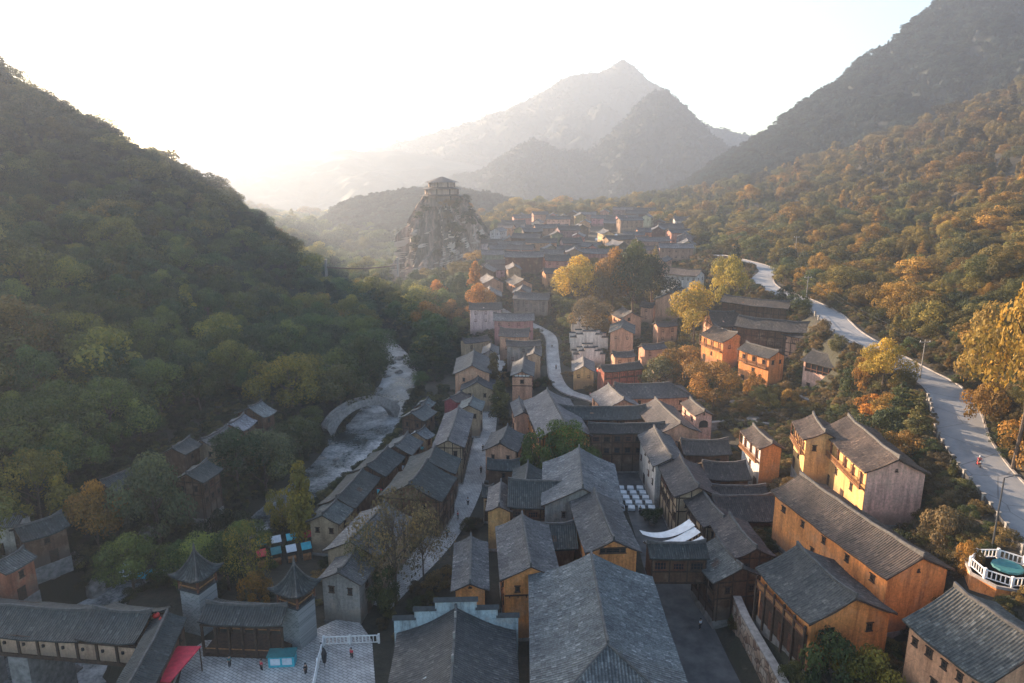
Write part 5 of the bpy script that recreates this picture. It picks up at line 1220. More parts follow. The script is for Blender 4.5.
def stall(label, x, y, zg, rz, mat, wd=1.5, dp=1.3, group=None):
    t = thing('market_stall', label, 'stall', (x, y, zg), rz, group); m = MB()
    m.v = [(-wd/2, -dp/2, 1.55), (wd/2, -dp/2, 1.55), (wd/2, dp/2, 1.95), (-wd/2, dp/2, 1.95)] + [(-wd/2, -dp/2, 1.49), (wd/2, -dp/2, 1.49), (wd/2, dp/2, 1.89), (-wd/2, dp/2, 1.89)]
    m.f = [(0, 1, 2, 3), (7, 6, 5, 4)] + [((i + 1) % 4, i, 4 + i, 4 + (i + 1) % 4) for i in range(4)]; m.build('awning', mat, t)
    for sx in (1, -1):
        for sy in (1, -1): m = MB(); m.cyl((sx * wd * .46, sy * dp * .44), .035, .035, 0, 1.55 if sy < 0 else 1.85, 6); m.build('post', 'metal_dark', t)
    m = MB(); m.box(-wd * .42, wd * .42, -dp * .3, dp * .3, .5, .58); m.box(-wd*.4, wd*.4, -dp*.28, dp*.28, 0, .5); m.build('table', 'amber_wood', t); return t
k = 0
ORD = ['first', 'second', 'third', 'fourth', 'fifth', 'sixth', 'seventh', 'eighth', 'ninth', 'tenth', 'eleventh', 'twelfth', 'thirteenth', 'fourteenth']
for k in range(8):
    p = pz(262 + 15 * (k % 4), 564 - 12 * (k // 4) - 3 * (k % 4), -.5); mt, nm = [('red_cloth', 'crimson'), ('teal_cloth', 'teal'), ('pale_cloth', 'pale'), ('turquoise_paint', 'turquoise')][(k + k // 4) % 4]
    stall(f"{nm} stall behind the right gate tower, {ORD[k % 4]} from left in {'near' if k < 4 else 'far'} row", p[0], p[1], float(gz(p[0], p[1])[0]), R(25), mt, 1.15, 1.0, 'stalls behind the right gate tower')
cols = [('pale_cloth', 'pale'), ('teal_cloth', 'teal'), ('cream_cloth', 'cream'), ('red_cloth', 'red'), ('turquoise_paint', 'turquoise'), ('pale_cloth', 'pale')]
for k in range(13):
    t_ = k / 12; px = 424 + (362 - 424) * t_; py = 449 + (511 - 449) * t_ + 2; p = pz(px, py, -.3); mt, nm = cols[k % 6]
    stall(f"{nm} stall in the narrow row between the riverside roofs, {ORD[k]} from the river rapids", p[0], p[1], -.4, R(-14), mt, 1.9, 1.1, 'stalls between the riverside roofs')
# pale tables on the market court
n_t = 0
for r_ in range(5):
    for c_ in range(4):
        x = 14.6 + c_ * 1.35 - r_ * .12; y = 83.6 + r_ * 1.5; t = thing('banquet_table', f"pale blue clothed table in the {['nearest','second','third','fourth','farthest'][r_]} row of the court, {['leftmost','second from left','third from left','rightmost'][c_]}", 'table', (x, y, float(gz(x, y)[0]) + .05), R(-6), 'pale clothed tables')
        m = MB(); m.box(-.42, .42, -.5, .5, .5, .56); m.box(-.44, .44, -.52, .52, .2, .5); m.build('tablecloth', 'pale_cloth', t)
        for sx in (1, -1):
            for sy in (1, -1): m = MB(); m.cyl((sx * .36, sy * .42), .03, .03, 0, .2, 6); m.build('leg', 'metal_dark', t)
# sagging white awnings
def sag(label, A, B, za, zb_, wd, dip):
    a = pz(*A, za); b = pz(*B, zb_); c = (a + b) / 2; t = thing('sail_awning', label, 'awning', (c[0], c[1], 0), 0, 'white sagging awnings'); m = MB(); n = 12; d = (b - a)[:2]; d /= np.hypot(*d); nn = np.array([-d[1], d[0]])
    for k in range(n + 1):
        u_ = k / n; p = a + (b - a) * u_; zz = p[2] - dip * 4 * u_ * (1 - u_); ww = wd * (.65 + .35 * u_)
        for s in (-1, 1): m.v.append((p[0] - c[0] + nn[0] * s * ww / 2, p[1] - c[1] + nn[1] * s * ww / 2, zz))
        for s in (-1, 1): m.v.append((p[0] - c[0] + nn[0] * s * ww / 2, p[1] - c[1] + nn[1] * s * ww / 2, zz - .04))
    for k in range(n): j = k * 4; m.f += [(j, j + 4, j + 5, j + 1), (j + 2, j + 3, j + 7, j + 6), (j, j + 2, j + 6, j + 4), (j + 1, j + 5, j + 7, j + 3)]
    m.build('cloth', 'white_paint', t, smooth=False)
    m = MB(); m.cyl((float(b[0] - c[0]), float(b[1] - c[1])), .07, .07, float(gz(b[0], b[1])[0]), zb_, 6); m.build('post', 'dark_wood', t)
sag("farthest of the white sagging awnings across the alley", (641, 532), (692, 522), 5.0, 5.6, 1.5, .9)
sag("middle white sagging awning across the alley", (645, 543), (697, 529), 4.8, 5.4, 1.4, .8)
sag("nearest, shortest white sagging awning beside the teal gallery", (676, 545), (704, 538), 4.8, 5.2, 1.0, .3)
# ------------------------------------------------------------ arched bridge
a = pz(325, 437, -4.6); b = pz(397, 413, -4.0); c = (a + b)[:2] / 2; d = (b - a)[:2]; L = float(np.hypot(*d)); rz = math.atan2(d[1], d[0])
BRC = c
t = thing('arched_bridge', "grey stone arched footbridge over the pale river", 'bridge', (c[0], c[1], 0), rz); m = MB(); n = 28; wd = 1.15; ro = L / 2; 
zo = lambda x: -4.6 + 5.2 * math.sqrt(max(0, 1 - (x / (ro * 1.06)) ** 2)); zi = lambda x: -5.6 + 5.3 * math.sqrt(max(0, 1 - (x / (ro * .86)) ** 2))
for k in range(n + 1):
    th = math.pi * k / n; x = -ro * math.cos(th); xi = x * .86; i = len(m.v)
    m.v += [(x, -wd, max(zo(x), -4.6)), (x, wd, max(zo(x), -4.6)), (xi, -wd, zi(xi)), (xi, wd, zi(xi))]
for k in range(n): j = k * 4; m.f += [(j, j + 4, j + 5, j + 1), (j + 2, j + 3, j + 7, j + 6), (j, j + 2, j + 6, j + 4), (j + 1, j + 5, j + 7, j + 3)]
m.build('arch', 'kerb_stone', t)
for s in (1, -1):
    m = MB()
    for k in range(n):
        x0, x1 = -ro * math.cos(math.pi * k / n), -ro * math.cos(math.pi * (k + 1) / n); i = len(m.v)
        for x in (x0, x1):
            for (dy, dz) in ((-.1, 0), (.1, 0), (.1, .5), (-.1, .5)): m.v.append((x, s * (wd - .1) + dy, max(zo(x), -4.6) + dz))
        m.f += [(i + q_, i + (q_ + 1) % 4, i + 4 + (q_ + 1) % 4, i + 4 + q_) for q_ in range(4)]
    m.build('parapet', 'kerb_stone', t)
# ------------------------------------------------------------ rock pinnacle, its temple, footbridge
Z = [-12, -4, 6.7, 17.4, 26, 32.3, 36.6]; LX = [374, 384, 395, 405, 413, 421, 426]; RX = [520, 514, 506, 498, 486, 473, 464]
m = MB(); nz_, na = 60, 110; yc = 300.0
for i in range(nz_ + 1):
    z = Z[0] + (Z[-1] - Z[0]) * i / nz_; l = (np.interp(z, Z, LX) - 512) * .44; r = (np.interp(z, Z, RX) - 512) * .44; cx, hx = (l + r) / 2, (r - l) / 2
    for k in range(na):
        a_ = 2 * math.pi * k / na; nv = mn.fractal(Vector((math.cos(a_) * 2.2, math.sin(a_) * 2.2, z * .05)), 1, 2, 6); cr = abs(mn.fractal(Vector((math.cos(a_) * 4 + 7, math.sin(a_) * 4, z * .02)), 1, 2, 4))
        st = mn.fractal(Vector((3, 5, z * .35 + a_)), 1, 2, 3) * .05
        f = 1 + .30 * nv - .55 * cr + .10 * mn.fractal(Vector((math.cos(a_) * 9, math.sin(a_) * 9, z * .06)), 1, 2, 4); m.v.append((cx + hx * f * math.cos(a_), yc + hx * .75 * f * math.sin(a_), z))
for i in range(nz_):
    for k in range(na): m.f.append((i * na + k, i * na + (k + 1) % na, (i + 1) * na + (k + 1) % na, (i + 1) * na + k))
m.f.append(tuple(nz_ * na + k for k in range(na)))
rk = m.build('rock_pinnacle', 'cliff_rock'); tag(rk, "tall pale craggy rock pinnacle crowned by a tiered temple", 'rock')
# dark shrubs clinging to the rock: individuals
for k in range(110):
    i = random.randrange(6, nz_ - 2); q_ = random.choice([j for j in range(na) if math.sin(2 * math.pi * j / na) < .1 and (k % 3 == 0 or math.cos(2 * math.pi * j / na) > 0)]); v = m.v[i * na + q_]
    plant('bush', v[0], v[1], v[2] - .8, random.uniform(1.6, 4.2), 1.2, random.choice([GD, DG, OL, BR, OG]), 'small dark shrub clinging to the rock pinnacle', 'shrubs on the rock pinnacle', 'shrub', 'rock_shrub')
tx, ty = (444 - 512) * .44, 299.0; t = thing('temple', "tiered hexagonal temple on top of the rock pinnacle", 'temple', (tx, ty, 34.2), R(10))
zz = 0
for k, (r_, hgt) in enumerate(((8.2, 2.4), (7.4, 2.3), (5.8, 2.2))):
    m = MB(); m.cyl((0, 0), r_, r_, zz - (2 if k == 0 else 0), zz + hgt, 8); w_ = m.build('storey', 'plaster_wall', t, (0.42, .33, .28))
    for j in range(8):
        a_ = 2 * math.pi * (j + .5) / 8; m = MB(); m.cyl((math.cos(a_) * r_ * .97, math.sin(a_) * r_ * .97), .25, .25, zz, zz + hgt, 6); m.build('window', 'window_glass', w_)
    m = MB(); m.cyl((0, 0), r_ + 1.8, r_ * (.75 if k < 2 else .1), zz + hgt - .2, zz + hgt + (.8 if k < 2 else 2.2), 8); m.build('roof', 'roof_tiles', t, dark); zz += hgt + .55
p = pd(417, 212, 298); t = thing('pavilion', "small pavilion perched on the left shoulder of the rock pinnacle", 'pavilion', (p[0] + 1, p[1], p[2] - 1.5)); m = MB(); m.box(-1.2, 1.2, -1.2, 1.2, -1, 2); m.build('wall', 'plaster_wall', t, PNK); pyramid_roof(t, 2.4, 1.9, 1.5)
a = pd(326, 267, 288); b = pd(398, 265, 288); c = (a + b) / 2; t = thing('suspension_bridge', "thin suspension footbridge between the left slope and the rock pinnacle", 'bridge', tuple(c)); m = MB(); n = 20
P_ = [np.array([a[0] + (b[0] - a[0]) * k / n, a[1] + (b[1] - a[1]) * k / n, a[2] + (b[2] - a[2]) * k / n - 1.0 * 4 * (k / n) * (1 - k / n)]) - c for k in range(n + 1)]
for p, q_ in zip(P_, P_[1:]): m.bar(tuple(p), tuple(q_), .42, 4)
m.build('deck', 'dark_wood', t); m = MB()
for p, q_ in zip(P_, P_[1:]): m.bar((p[0], p[1], p[2] + 1.0), (q_[0], q_[1], q_[2] + 1.0), .1, 4); m.bar(tuple(p), (p[0], p[1], p[2] + 1.0), .05, 4)
m.build('cable', 'metal_dark', t)
for e in (P_[0], P_[-1]): m = MB(); m.box(e[0] - .4, e[0] + .4, e[1] - .8, e[1] + .8, e[2] - 5, e[2] + 3.2); m.build('pylon', 'concrete_pole', t)
# ------------------------------------------------------------ temple court in the middle
p = pz(624, 385, .6); t = thing('round_gable_wall', "pale round topped gable wall behind the dark back range", 'wall', (p[0], p[1], 0.4), 0); m = MB(); n = 16
pr = [(-3.0, 0), (-3.0, 2.6), (-2.6, 2.9)] + [(-2.1 * math.cos(math.pi * k / n), 2.6 + 2.0 * math.sin(math.pi * k / n)) for k in range(1, n)] + [(2.6, 2.9), (3.0, 2.6), (3.0, 0)]
for y in (-.2, .2):
    for x_, z_ in pr: m.v.append((x_, y, z_))
N_ = len(pr); m.f = [tuple(range(N_)), tuple(range(2 * N_ - 1, N_ - 1, -1))] + [((k + 1) % N_, k, N_ + k, N_ + (k + 1) % N_) for k in range(N_)]
m.build('wall', 'plaster_wall', t, (0.74, .66, .5)); m = MB()
for k in range(2, N_ - 3): m.bar((pr[k][0], 0, pr[k][1] + .08), (pr[k + 1][0], 0, pr[k + 1][1] + .08), .2, 5)
m.build('coping', 'cap_tile', t)
p = pz(600, 379, .6); t = thing('flower_lantern', "big round red flower lantern in front of the opera stage", 'lantern', (p[0], p[1], .6)); m = MB(); m.cyl((0, 0), .1, .1, 0, 1.4, 6); m.build('pole', 'dark_wood', t); m = MB()
for i in range(8): a0, a1 = math.pi * i / 8, math.pi * (i + 1) / 8; m.cyl((0, 0), max(.02, .8 * math.sin(a0)), max(.02, .8 * math.sin(a1)), 2 - .8 * math.cos(a0), 2 - .8 * math.cos(a1), 12, False)
m.build('lantern', 'red_paint', t)
# ------------------------------------------------------------ terrace walls
def ret_wall(name, label, pts, th, mat, coping=True, cat='wall'):
    """pts: (px,py,ztop,zbase)"""
    P = [(pz(a_, b_, zt), zb_) for a_, b_, zt, zb_ in pts]; c = sum(p[0] for p in P) / len(P); t = thing(name, label, cat, (c[0], c[1], 0)); m, mc = MB(), MB()
    L_ = np.array([p[0] for p in P]); nn = normals(L_); 
    for i, (p, zb_) in enumerate(P):
        for s in (-1, 1):
            x, y = p[0] - c[0] + nn[i][0] * s * th / 2, p[1] - c[1] + nn[i][1] * s * th / 2; m.v += [(x, y, zb_), (x, y, p[2])]
            x, y = p[0] - c[0] + nn[i][0] * s * (th / 2 + .08), p[1] - c[1] + nn[i][1] * s * (th / 2 + .08); mc.v += [(x, y, p[2]), (x, y, p[2] + .14)]
    for i in range(len(P) - 1):
        j = i * 4
        for q_ in (m, mc): q_.f += [(j, j + 4, j + 5, j + 1), (j + 2, j + 3, j + 7, j + 6), (j + 1, j + 5, j + 7, j + 3), (j, j + 2, j + 6, j + 4)]
    for q_ in (m, mc): e = len(P) * 4 - 4; q_.f += [(0, 1, 3, 2), (e, e + 2, e + 3, e + 1)]
    w_ = m.build('stonework', mat, t)
    if coping: mc.build('coping', 'kerb_stone', t)
    return t
ret_wall('terrace_wall', "tall reddish rubble terrace wall in front of the orange porch house", [(737, 597, 3.3, -1), (745, 616, 3.3, -1.2), (757, 637, 3.3, -1.2), (773, 664, 3.3, -1.2), (800, 712, 3.3, -1.2)], .6, 'rubble_wall')
ret_wall('curved_wall', "low curved pinkish stone wall around the foot of the gatehouse", [(788, 383, 6.0, 3), (794, 393, 6.0, 3), (808, 400, 6.0, 3), (830, 403, 6.1, 3), (852, 402, 6.3, 3), (876, 399, 6.6, 4)], .4, 'rubble_wall')
ret_wall('terrace_wall', "grey stepped stone wall below the boulder terraces", [(700, 424, 3.0, 0), (735, 420, 3.2, 0), (770, 424, 3.6, 0), (800, 422, 4.2, 1)], .5, 'grey_stone')
# roof terrace with balustrade
zc_ = 10.6; p = pz(1004, 572, zc_); P8 = [np.array([p[0] + 2.5 * math.cos(R(22.5 + 45 * k)), p[1] + 2.4 * math.sin(R(22.5 + 45 * k)), zc_]) for k in range(8)]
t = thing('roof_terrace', "flat orange walled building carrying the white balustrade at the right edge", 'building', (p[0], p[1], 0)); m = MB(); m.cyl((0, 0), 2.7, 2.7, 3, zc_, 8); m.build('wall', 'plaster_wall', t, OCH); m = MB(); m.cyl((0, 0), 2.9, 2.9, zc_ - .25, zc_, 8); m.build('floor', 'kerb_stone', t)
balustrade('balustrade', "octagonal white balustrade on the flat roof beside the road", P8, .8, .3, closed=True)
t = thing('round_table', "teal covered round table inside the octagonal balustrade", 'table', (p[0] + .2, p[1], zc_)); m = MB(); m.cyl((0, 0), 1.2, 1.15, .45, .6, 12); m.build('tabletop', 'teal_cloth', t); m = MB(); m.cyl((0, 0), .2, .15, 0, .45, 8); m.build('leg', 'metal_dark', t)
# ------------------------------------------------------------ road fence, poles, motorcyclist
nr = normals(ROADR); d_y = np.array([proj((q_[0], q_[1], q_[2]))[:2] for q_ in ROADR])
def side_sign():
    i = np.argmin(abs(d_y[:, 1] - 460)); return 1 if proj((ROADR[i][0] + nr[i][0] * 3, ROADR[i][1] + nr[i][1] * 3, ROADR[i][2]))[0] < d_y[i][0] else -1
SS = side_sign(); FL = resample(ROAD, 1.7); FN = normals(FL); FLp = [FL[i] + np.array([*(FN[i] * SS * 3.0), 0]) for i in range(len(FL))]
def road_fence(label, y0, y1, panel, stepn=1):
    pts = [p for p in FLp if y0 < proj(p)[1] < y1 and proj(p)[0] < 1100][::stepn]; c = sum(pts) / len(pts); t = thing('road_fence', label, 'fence', tuple(c)); m = MB()
    for p in pts: q_ = p - c; mm = MB(); mm.box(q_[0] - .13, q_[0] + .13, q_[1] - .13, q_[1] + .13, q_[2] - 1.2, q_[2] + .95); mm.box(q_[0] - .17, q_[0] + .17, q_[1] - .17, q_[1] + .17, q_[2] + .95, q_[2] + 1.03); mm.build('post', 'concrete_pole', t)
    for a_, b_ in zip(pts, pts[1:]):
        a_ = a_ - c; b_ = b_ - c; i = len(m.v)
        if panel: m.v += [(a_[0], a_[1], a_[2] - .6), (b_[0], b_[1], b_[2] - .6), (b_[0], b_[1], b_[2] + .7), (a_[0], a_[1], a_[2] + .7)]; dx = .05; m.v += [(v[0] + dx, v[1] + dx, v[2]) for v in m.v[i:i + 4]]; m.f += [(i, i + 1, i + 2, i + 3), (i + 7, i + 6, i + 5, i + 4), (i + 3, i + 2, i + 6, i + 7)]
        for zz in (.35, .75): m.bar((a_[0], a_[1], a_[2] + zz), (b_[0], b_[1], b_[2] + zz), .05, 4)
    m.build('fence_panel' if panel else 'rail', 'metal_dark', t)
road_fence("white posts with dark panels fencing the road above the pink gabled house", 398, 640, True)
road_fence("sparse post fence on the far bend of the road above the gatehouse", 300, 372, False, 2)
def pole(label, px, py, pyt, lamp=False, mat='concrete_pole', arm=True, r=.1):
    P, t_, hh = base_height(px, py, pyt); t = thing('utility_pole' if arm else 'street_lamp', label, 'pole' if arm else 'street lamp', (P[0], P[1], P[2])); m = MB(); m.cyl((0, 0), r, r * .65, -.5, hh, 8); m.build('pole', mat, t)
    if arm:
        m = MB(); m.box(-.8, .8, -.06, .06, hh - .45, hh - .35); m.build('crossarm', mat, t)
        for s in (-.7, 0, .7): m = MB(); m.cyl((s, 0), .06, .04, hh - .35, hh - .15, 6); m.build('insulator', 'white_paint', t)
    else:
        m = MB(); m.bar((0, 0, hh), (.9, 0, hh + .25), .04, 6); m.box(.8, 1.35, -.12, .12, hh + .2, hh + .3); m.build('lamp_head', mat, t)
    return (P[0], P[1], P[2] + hh - .3)
pa = pole("pale utility pole at the bend above the bank of conifers", 920, 378, 340)
pb = pole("utility pole on the hillside behind the dark timber house", 806, 300, 276, r=.12)
pc = pole("distant utility pole on the slope above the far road", 794, 266, 236, r=.14)
pole("tall dark street lamp beside the road and the octagonal balustrade", 991, 553, 478, mat='metal_dark', arm=False, r=.09)
t = thing('power_line', "thin power lines strung between the utility poles", 'cable', (0, 0, 0)); 
for s in (-.7, .7):
    m = MB()
    for a_, b_ in ((pa, pb), (pb, pc)):
        pr = None
        for k in range(13): u_ = k / 12; q_ = (a_[0] + (b_[0] - a_[0]) * u_ + s, a_[1] + (b_[1] - a_[1]) * u_, a_[2] + (b_[2] - a_[2]) * u_ - 4 * u_ * (1 - u_)); (m.bar(pr, q_, .02, 4) if pr else None); pr = q_
    m.build('wire', 'rubber', t)
def skin_body(name, verts, edges, radii, mat, parent):
    me = bpy.data.meshes.new(name); me.from_pydata(verts, edges, []); o = bpy.data.objects.new(name, me); C.objects.link(o); o.parent = parent
    md = o.modifiers.new('skin', 'SKIN'); 
    if not me.skin_vertices: 
        bpy.context.view_layer.objects.active = o; 
    for i, r_ in enumerate(radii): me.skin_vertices[0].data[i].radius = (r_, r_)
    me.skin_vertices[0].data[0].use_root = True; md2 = o.modifiers.new('sub', 'SUBSURF'); md2.levels = 1; md2.render_levels = 1; me.materials.append(MATS[mat]); return o
def person(label, loc, rz, top, legs, sitting=False, s=.72, group=None):
    t = thing('person', label, 'person', loc, rz, group); t.scale = (s, s, s)
    if sitting: J = [(0,0,.82),(0,-.05,1.08),(0,-.12,1.32),(0,-.15,1.47),(0,-.17,1.6),(-.2,-.12,1.34),(-.27,-.32,1.12),(-.25,-.55,1.08),(.2,-.12,1.34),(.27,-.32,1.12),(.25,-.55,1.08),(-.1,0,.8),(-.16,-.38,.72),(-.16,-.3,.3),(-.16,-.42,.25),(.1,0,.8),(.16,-.38,.72),(.16,-.3,.3),(.16,-.42,.25)]
    else: J = [(0,0,.95),(0,0,1.15),(0,0,1.38),(0,0,1.5),(0,0,1.64),(-.19,0,1.4),(-.25,.02,1.12),(-.27,-.08,.86),(.19,0,1.4),(.25,.02,1.12),(.27,-.08,.86),(-.1,0,.9),(-.12,-.05,.5),(-.12,0,.08),(-.12,-.14,.04),(.1,0,.9),(.12,-.02,.5),(.12,.05,.08),(.12,-.1,.04)]
    E = [(0,1),(1,2),(2,3),(3,4),(2,5),(5,6),(6,7),(2,8),(8,9),(9,10),(0,11),(11,12),(12,13),(13,14),(0,15),(15,16),(16,17),(17,18)]
    rad = [.14,.14,.15,.06,.11,.07,.05,.04,.07,.05,.04,.1,.075,.05,.045,.1,.075,.05,.045]
    skin_body('body', J, E, rad, 'skin', t)
    up = [0,1,2,5,6,8,9]; mp = {v: i for i, v in enumerate(up)}; skin_body('jacket', [J[i] for i in up], [(mp[a_], mp[b_]) for a_, b_ in E if a_ in mp and b_ in mp], [rad[i] * 1.18 for i in up], top, t)
    lo = [0,11,12,13,15,16,17]; mp = {v: i for i, v in enumerate(lo)}; skin_body('trousers', [J[i] for i in lo], [(mp[a_], mp[b_]) for a_, b_ in E if a_ in mp and b_ in mp], [rad[i] * 1.15 for i in lo], legs, t)
    m = MB(); h_ = J[4]
    for i in range(4): a0, a1 = math.pi / 2 * i / 4, math.pi / 2 * (i + 1) / 4; m.cyl((h_[0], h_[1] + .02), .135 * math.cos(a0), max(.01, .135 * math.cos(a1)), h_[2] + .02 + .13 * math.sin(a0), h_[2] + .02 + .13 * math.sin(a1), 10, False)
    m.build('helmet' if sitting else 'hair', 'white_paint' if sitting else 'black_cloth', t); return t
P, _ = ground(978, 467); i = int(np.argmin(np.hypot(ROADR[:, 0] - P[0], ROADR[:, 1] - P[1]))); dr_ = ROADR[max(0, i - 1)] - ROADR[i + 1]; rzm = math.atan2(dr_[1], dr_[0]) + math.pi / 2
t = thing('motorcycle', "small red motorcycle ridden along the road at the right", 'motorcycle', (P[0], P[1], ROADR[i][2] + .06), rzm); t.scale = (.72,) * 3
for y in (-.62, .62):
    m = MB(); n = 16
    for k in range(n): a0, a1 = 2 * math.pi * k / n, 2 * math.pi * (k + 1) / n; m.bar((0, y + .27 * math.cos(a0), .3 + .27 * math.sin(a0)), (0, y + .27 * math.cos(a1), .3 + .27 * math.sin(a1)), .05, 5)
    w_ = m.build('wheel', 'rubber', t); m = MB(); m.bar((-.05, y, .3), (.05, y, .3), .12, 8); m.build('hub', 'metal_dark', w_)
m = MB(); m.bar((0, -.5, .62), (0, .25, .5), .13, 8); m.box(-.13, .13, -.2, .3, .28, .55); m.bar((0, .1, .55), (0, .75, .72), .1, 6); m.build('body', 'red_paint', t)
m = MB(); m.box(-.13, .13, -.05, .7, .7, .8); m.build('seat', 'rubber', t); m = MB(); m.bar((0, -.62, .3), (0, -.42, .98), .035, 6); m.bar((-.33, -.42, 1.0), (.33, -.42, 1.0), .03, 6); m.build('handlebar', 'metal_dark', t)
m = MB(); m.cyl((0, -.58), .1, .1, .78, .95, 8); m.build('headlight', 'cream_cloth', t)
person("motorcyclist in an orange jacket and pale helmet riding on the road", (P[0], P[1], ROADR[i][2] + .06), rzm, 'red_cloth', 'black_cloth', True)
for lb, px, py, tp, lg, a_ in (("person in black walking up the riverside lane by the peach gabled house", 481, 474, 'black_cloth', 'black_cloth', 20), ("person in a pale jacket on the lane beside the dark green roofs", 468, 506, 'pale_cloth', 'black_cloth', 170),
      ("person in black standing on the plaza near the white balustrade", 306, 676, 'black_cloth', 'black_cloth', 60), ("person in a red jacket near the turquoise kiosk", 262, 672, 'red_cloth', 'black_cloth', -40), ("person in teal beside the right gate tower", 322, 655, 'teal_cloth', 'black_cloth', 100)):
    P, _ = ground(px, py); person(lb, (P[0], P[1], P[2] + .06), R(a_), tp, lg)
def potted(label, px, py, s, group=None):
    P, _ = ground(px, py); t = thing('potted_plant', label, 'plant', (P[0], P[1], P[2] + .05), 0, group); m = MB(); m.cyl((0, 0), .28 * s, .38 * s, 0, .5 * s, 10); m.build('pot', 'grey_stone', t)
    b_ = bpy.data.objects.new('foliage', KIND['bush'][0][0]); C.objects.link(b_); b_.parent = t; b_.location.z = .3 * s; b_.scale = (1.6 * s,) * 3; b_['tint'] = [.05, .08, .03]
for k, (px, py, s_) in enumerate(((646, 521, 1.0), (652, 525, 1.2), (658, 519, .9), (640, 470, .8), (649, 468, .8), (627, 471, .9))):
    potted(f"potted shrub in the market court, {ORD[k]} of six", px, py, s_, 'potted shrubs in the market court')
for k, (px, py, a_) in enumerate(((483, 452, 30), (489, 418, 200), (458, 520, 90), (447, 538, 10), (556, 370, 40), (552, 348, 120), (590, 398, 70), (640, 515, 15), (667, 580, 100), (700, 630, 220), (352, 660, 150), (230, 668, 60))):
    P, _ = ground(px, py); tp_, nm = [('black_cloth', 'black'), ('pale_cloth', 'pale grey'), ('red_cloth', 'red'), ('teal_cloth', 'teal')][k % 4]
    person(f"person in {nm} walking, " + ["high on the riverside lane", "by the timber framed house", "beside the dark green roofs", "on the lane near the bare willows", "at the lower end of the upper lane", "by the stepped white walls", "on the steps by the purple-grey house", "between the tables and the white awnings", "in the alley behind the large hall", "in the alley by the rubble wall", "on the plaza right of the white balustrade", "near the crimson canopy"][k], (P[0], P[1], P[2] + .06), R(a_), tp_, 'black_cloth')
# ------------------------------------------------------------ cars in the far car park
cm = {}
def car(label, x, y, zg, rz, col, group):
    t = thing('parked_car', label, 'car', (x, y, zg), rz, group); s = 1.0
    m = MB(); pr = [(-2, .3), (-2, .8), (-1.3, .95), (-.8, 1.4), (.7, 1.4), (1.2, .95), (2, .8), (2, .3)]; 
    for yy in (-.8, .8): m.v += [(a_, yy * (1 if b_ < 1 else .85), b_) for a_, b_ in pr]
    n = len(pr); m.f = [tuple(range(n)), tuple(range(2 * n - 1, n - 1, -1))] + [((k + 1) % n, k, n + k, n + (k + 1) % n) for k in range(n)]; b_ = m.build('body', 'car_paint', t, col)
    m = MB(); m.box(-.9, .8, -.79, .79, .98, 1.3); m.build('window', 'window_glass', b_)
    for wx in (-1.25, 1.25):
        for wy in (-.78, .78): m = MB(); m.bar((wx, wy - .1, .3), (wx, wy + .1, .3), .3, 12); m.build('wheel', 'rubber', t)
    t.scale = (.8,) * 3; return t
cc = [((.75,.75,.75),'white'), ((.5,.52,.55),'silver'), ((.03,.03,.04),'black'), ((.06,.1,.3),'blue'), ((.4,.03,.03),'red')]
for r_ in range(3):
    for c_ in range(6):
        P, _ = ground(594 + c_ * 8 + r_ * 3, 245 - r_ * 4.2); col, nm = cc[(r_ * 5 + c_ * 3) % 5]; car(f"{nm} car in the {['front','middle','back'][r_]} row of the far village car park, {ORD[c_]} from the left", P[0], P[1], P[2] + .05, R(80 + random.uniform(-6, 6)), col, 'cars in the far car park')
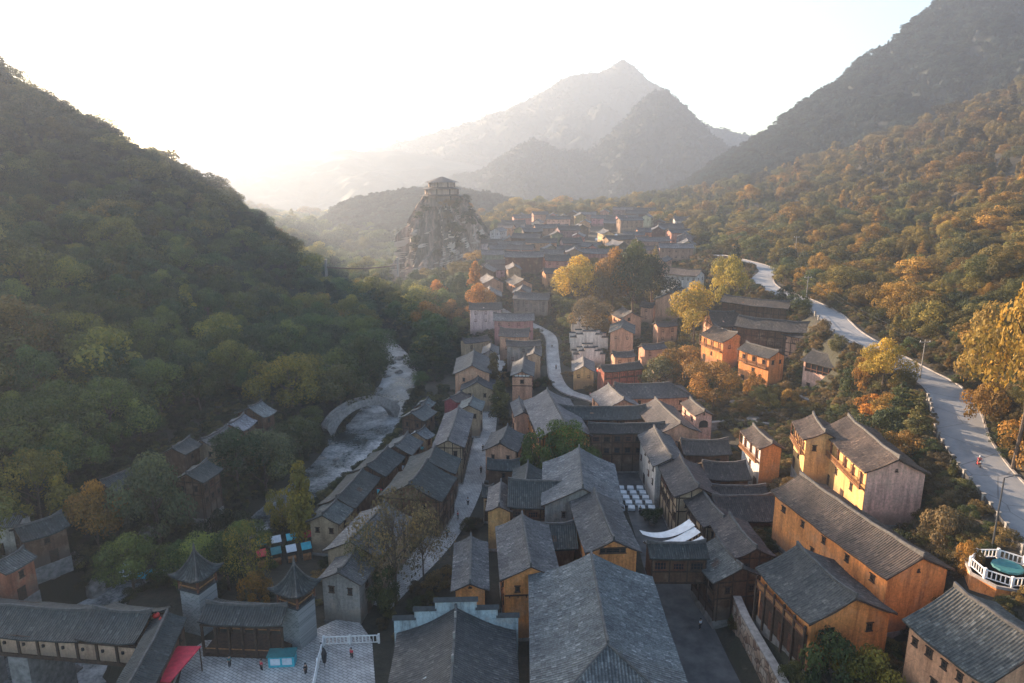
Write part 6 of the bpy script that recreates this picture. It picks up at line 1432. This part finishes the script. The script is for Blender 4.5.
# ------------------------------------------------------------ boulders
def boulder_mesh(seed, flat=.7):
    bm_ = bmesh.new(); bmesh.ops.create_icosphere(bm_, subdivisions=3, radius=1)
    for v in bm_.verts:
        nq = mn.fractal(v.co * 1.1 + Vector((seed * 7, 0, 0)), 1, 2, 4); v.co *= 1 + .38 * nq; v.co.z *= flat
    me = bpy.data.meshes.new('boulder'); bm_.to_mesh(me); bm_.free(); me.materials.append(MATS['boulder_rock']); return me
BM = [boulder_mesh(s) for s in range(5)]; nb = 0
def boulder(x, y, z, s, label, group, sz=1.0):
    o = bpy.data.objects.new('boulder', random.choice(BM)); C.objects.link(o); o.location = (x, y, z); o.scale = (s * random.uniform(.8, 1.3), s, s * sz); o.rotation_euler.z = random.uniform(0, 6.28); tag(o, label, 'boulder', group)
for k in range(210):
    i = random.randrange(4, len(rl) - 30) if random.random() < .5 else random.randrange(int(len(rl) * .45), int(len(rl) * .8)); nrm_ = normals(rl)[i]; side = random.choice((-1, 1)); off = side * (rw_[i] / 2 + random.gauss(.6, 1.4)) if random.random() < .7 else random.uniform(-1, 1) * rw_[i] / 2
    x, y = rl[i][0] + nrm_[0] * off, rl[i][1] + nrm_[1] * off; q_ = proj((x, y, rl[i][2]))
    if 0 < q_[0] < 1024 and 0 < q_[1] < 683 and math.hypot(x - BRC[0], y - BRC[1]) > 8.5: boulder(x, y, max(rl[i][2] - .1, float(gz(x, y)[0]) - .1), random.uniform(.3, 1.3), 'grey boulder lying along the rushing river', 'boulders along the river')
for (px, py, s, sz) in [(702,404,1.6,.7),(722,402,1.2,.8),(745,404,1.9,.5),(762,410,2.2,.45),(784,414,2.4,.4),(735,413,1.8,.4),(715,416,1.6,.5),(800,410,1.8,.4),(816,412,1.5,.4),(772,396,1.4,.7),(700,420,1.2,.6),(756,420,1.4,.5)]:
    P, _ = ground(px, py); boulder(P[0], P[1], P[2], s, 'broad flat grey rock on the terraces below the gatehouse', 'flat rocks on the terraces', sz)
for (px, py, s, lb) in ((53, 572, 1.0, "tall pale standing stone left of the riverside thicket"), (76, 563, .8, "shorter pale standing stone behind the tall one"), (96, 592, 1.1, "grey rock above the covered bridge")):
    P, _ = ground(px, py); boulder(P[0], P[1], P[2] + .5, s, lb, None, 1.9)
P, _ = ground(128, 574); t = thing('tent', "small pale pyramid tent beside the river above the covered bridge", 'tent', (P[0], P[1], P[2])); m = MB(); m.cyl((0, 0), 1.5, .05, .3, 2.0, 4); m.build('cloth', 'pale_cloth', t)
P, _ = ground(147, 582); t = thing('sunshade', "flat turquoise sunshade beside the pale tent", 'sunshade', (P[0], P[1], P[2])); m = MB(); m.cyl((0, 0), 1.3, 1.0, 1.2, 1.4, 6); m.build('cloth', 'turquoise_paint', t); m = MB(); m.cyl((0, 0), .05, .05, 0, 1.2, 6); m.build('pole', 'metal_dark', t)
for o in bpy.data.objects:
    if o.type == 'EMPTY' and o.name.startswith('x'): pass
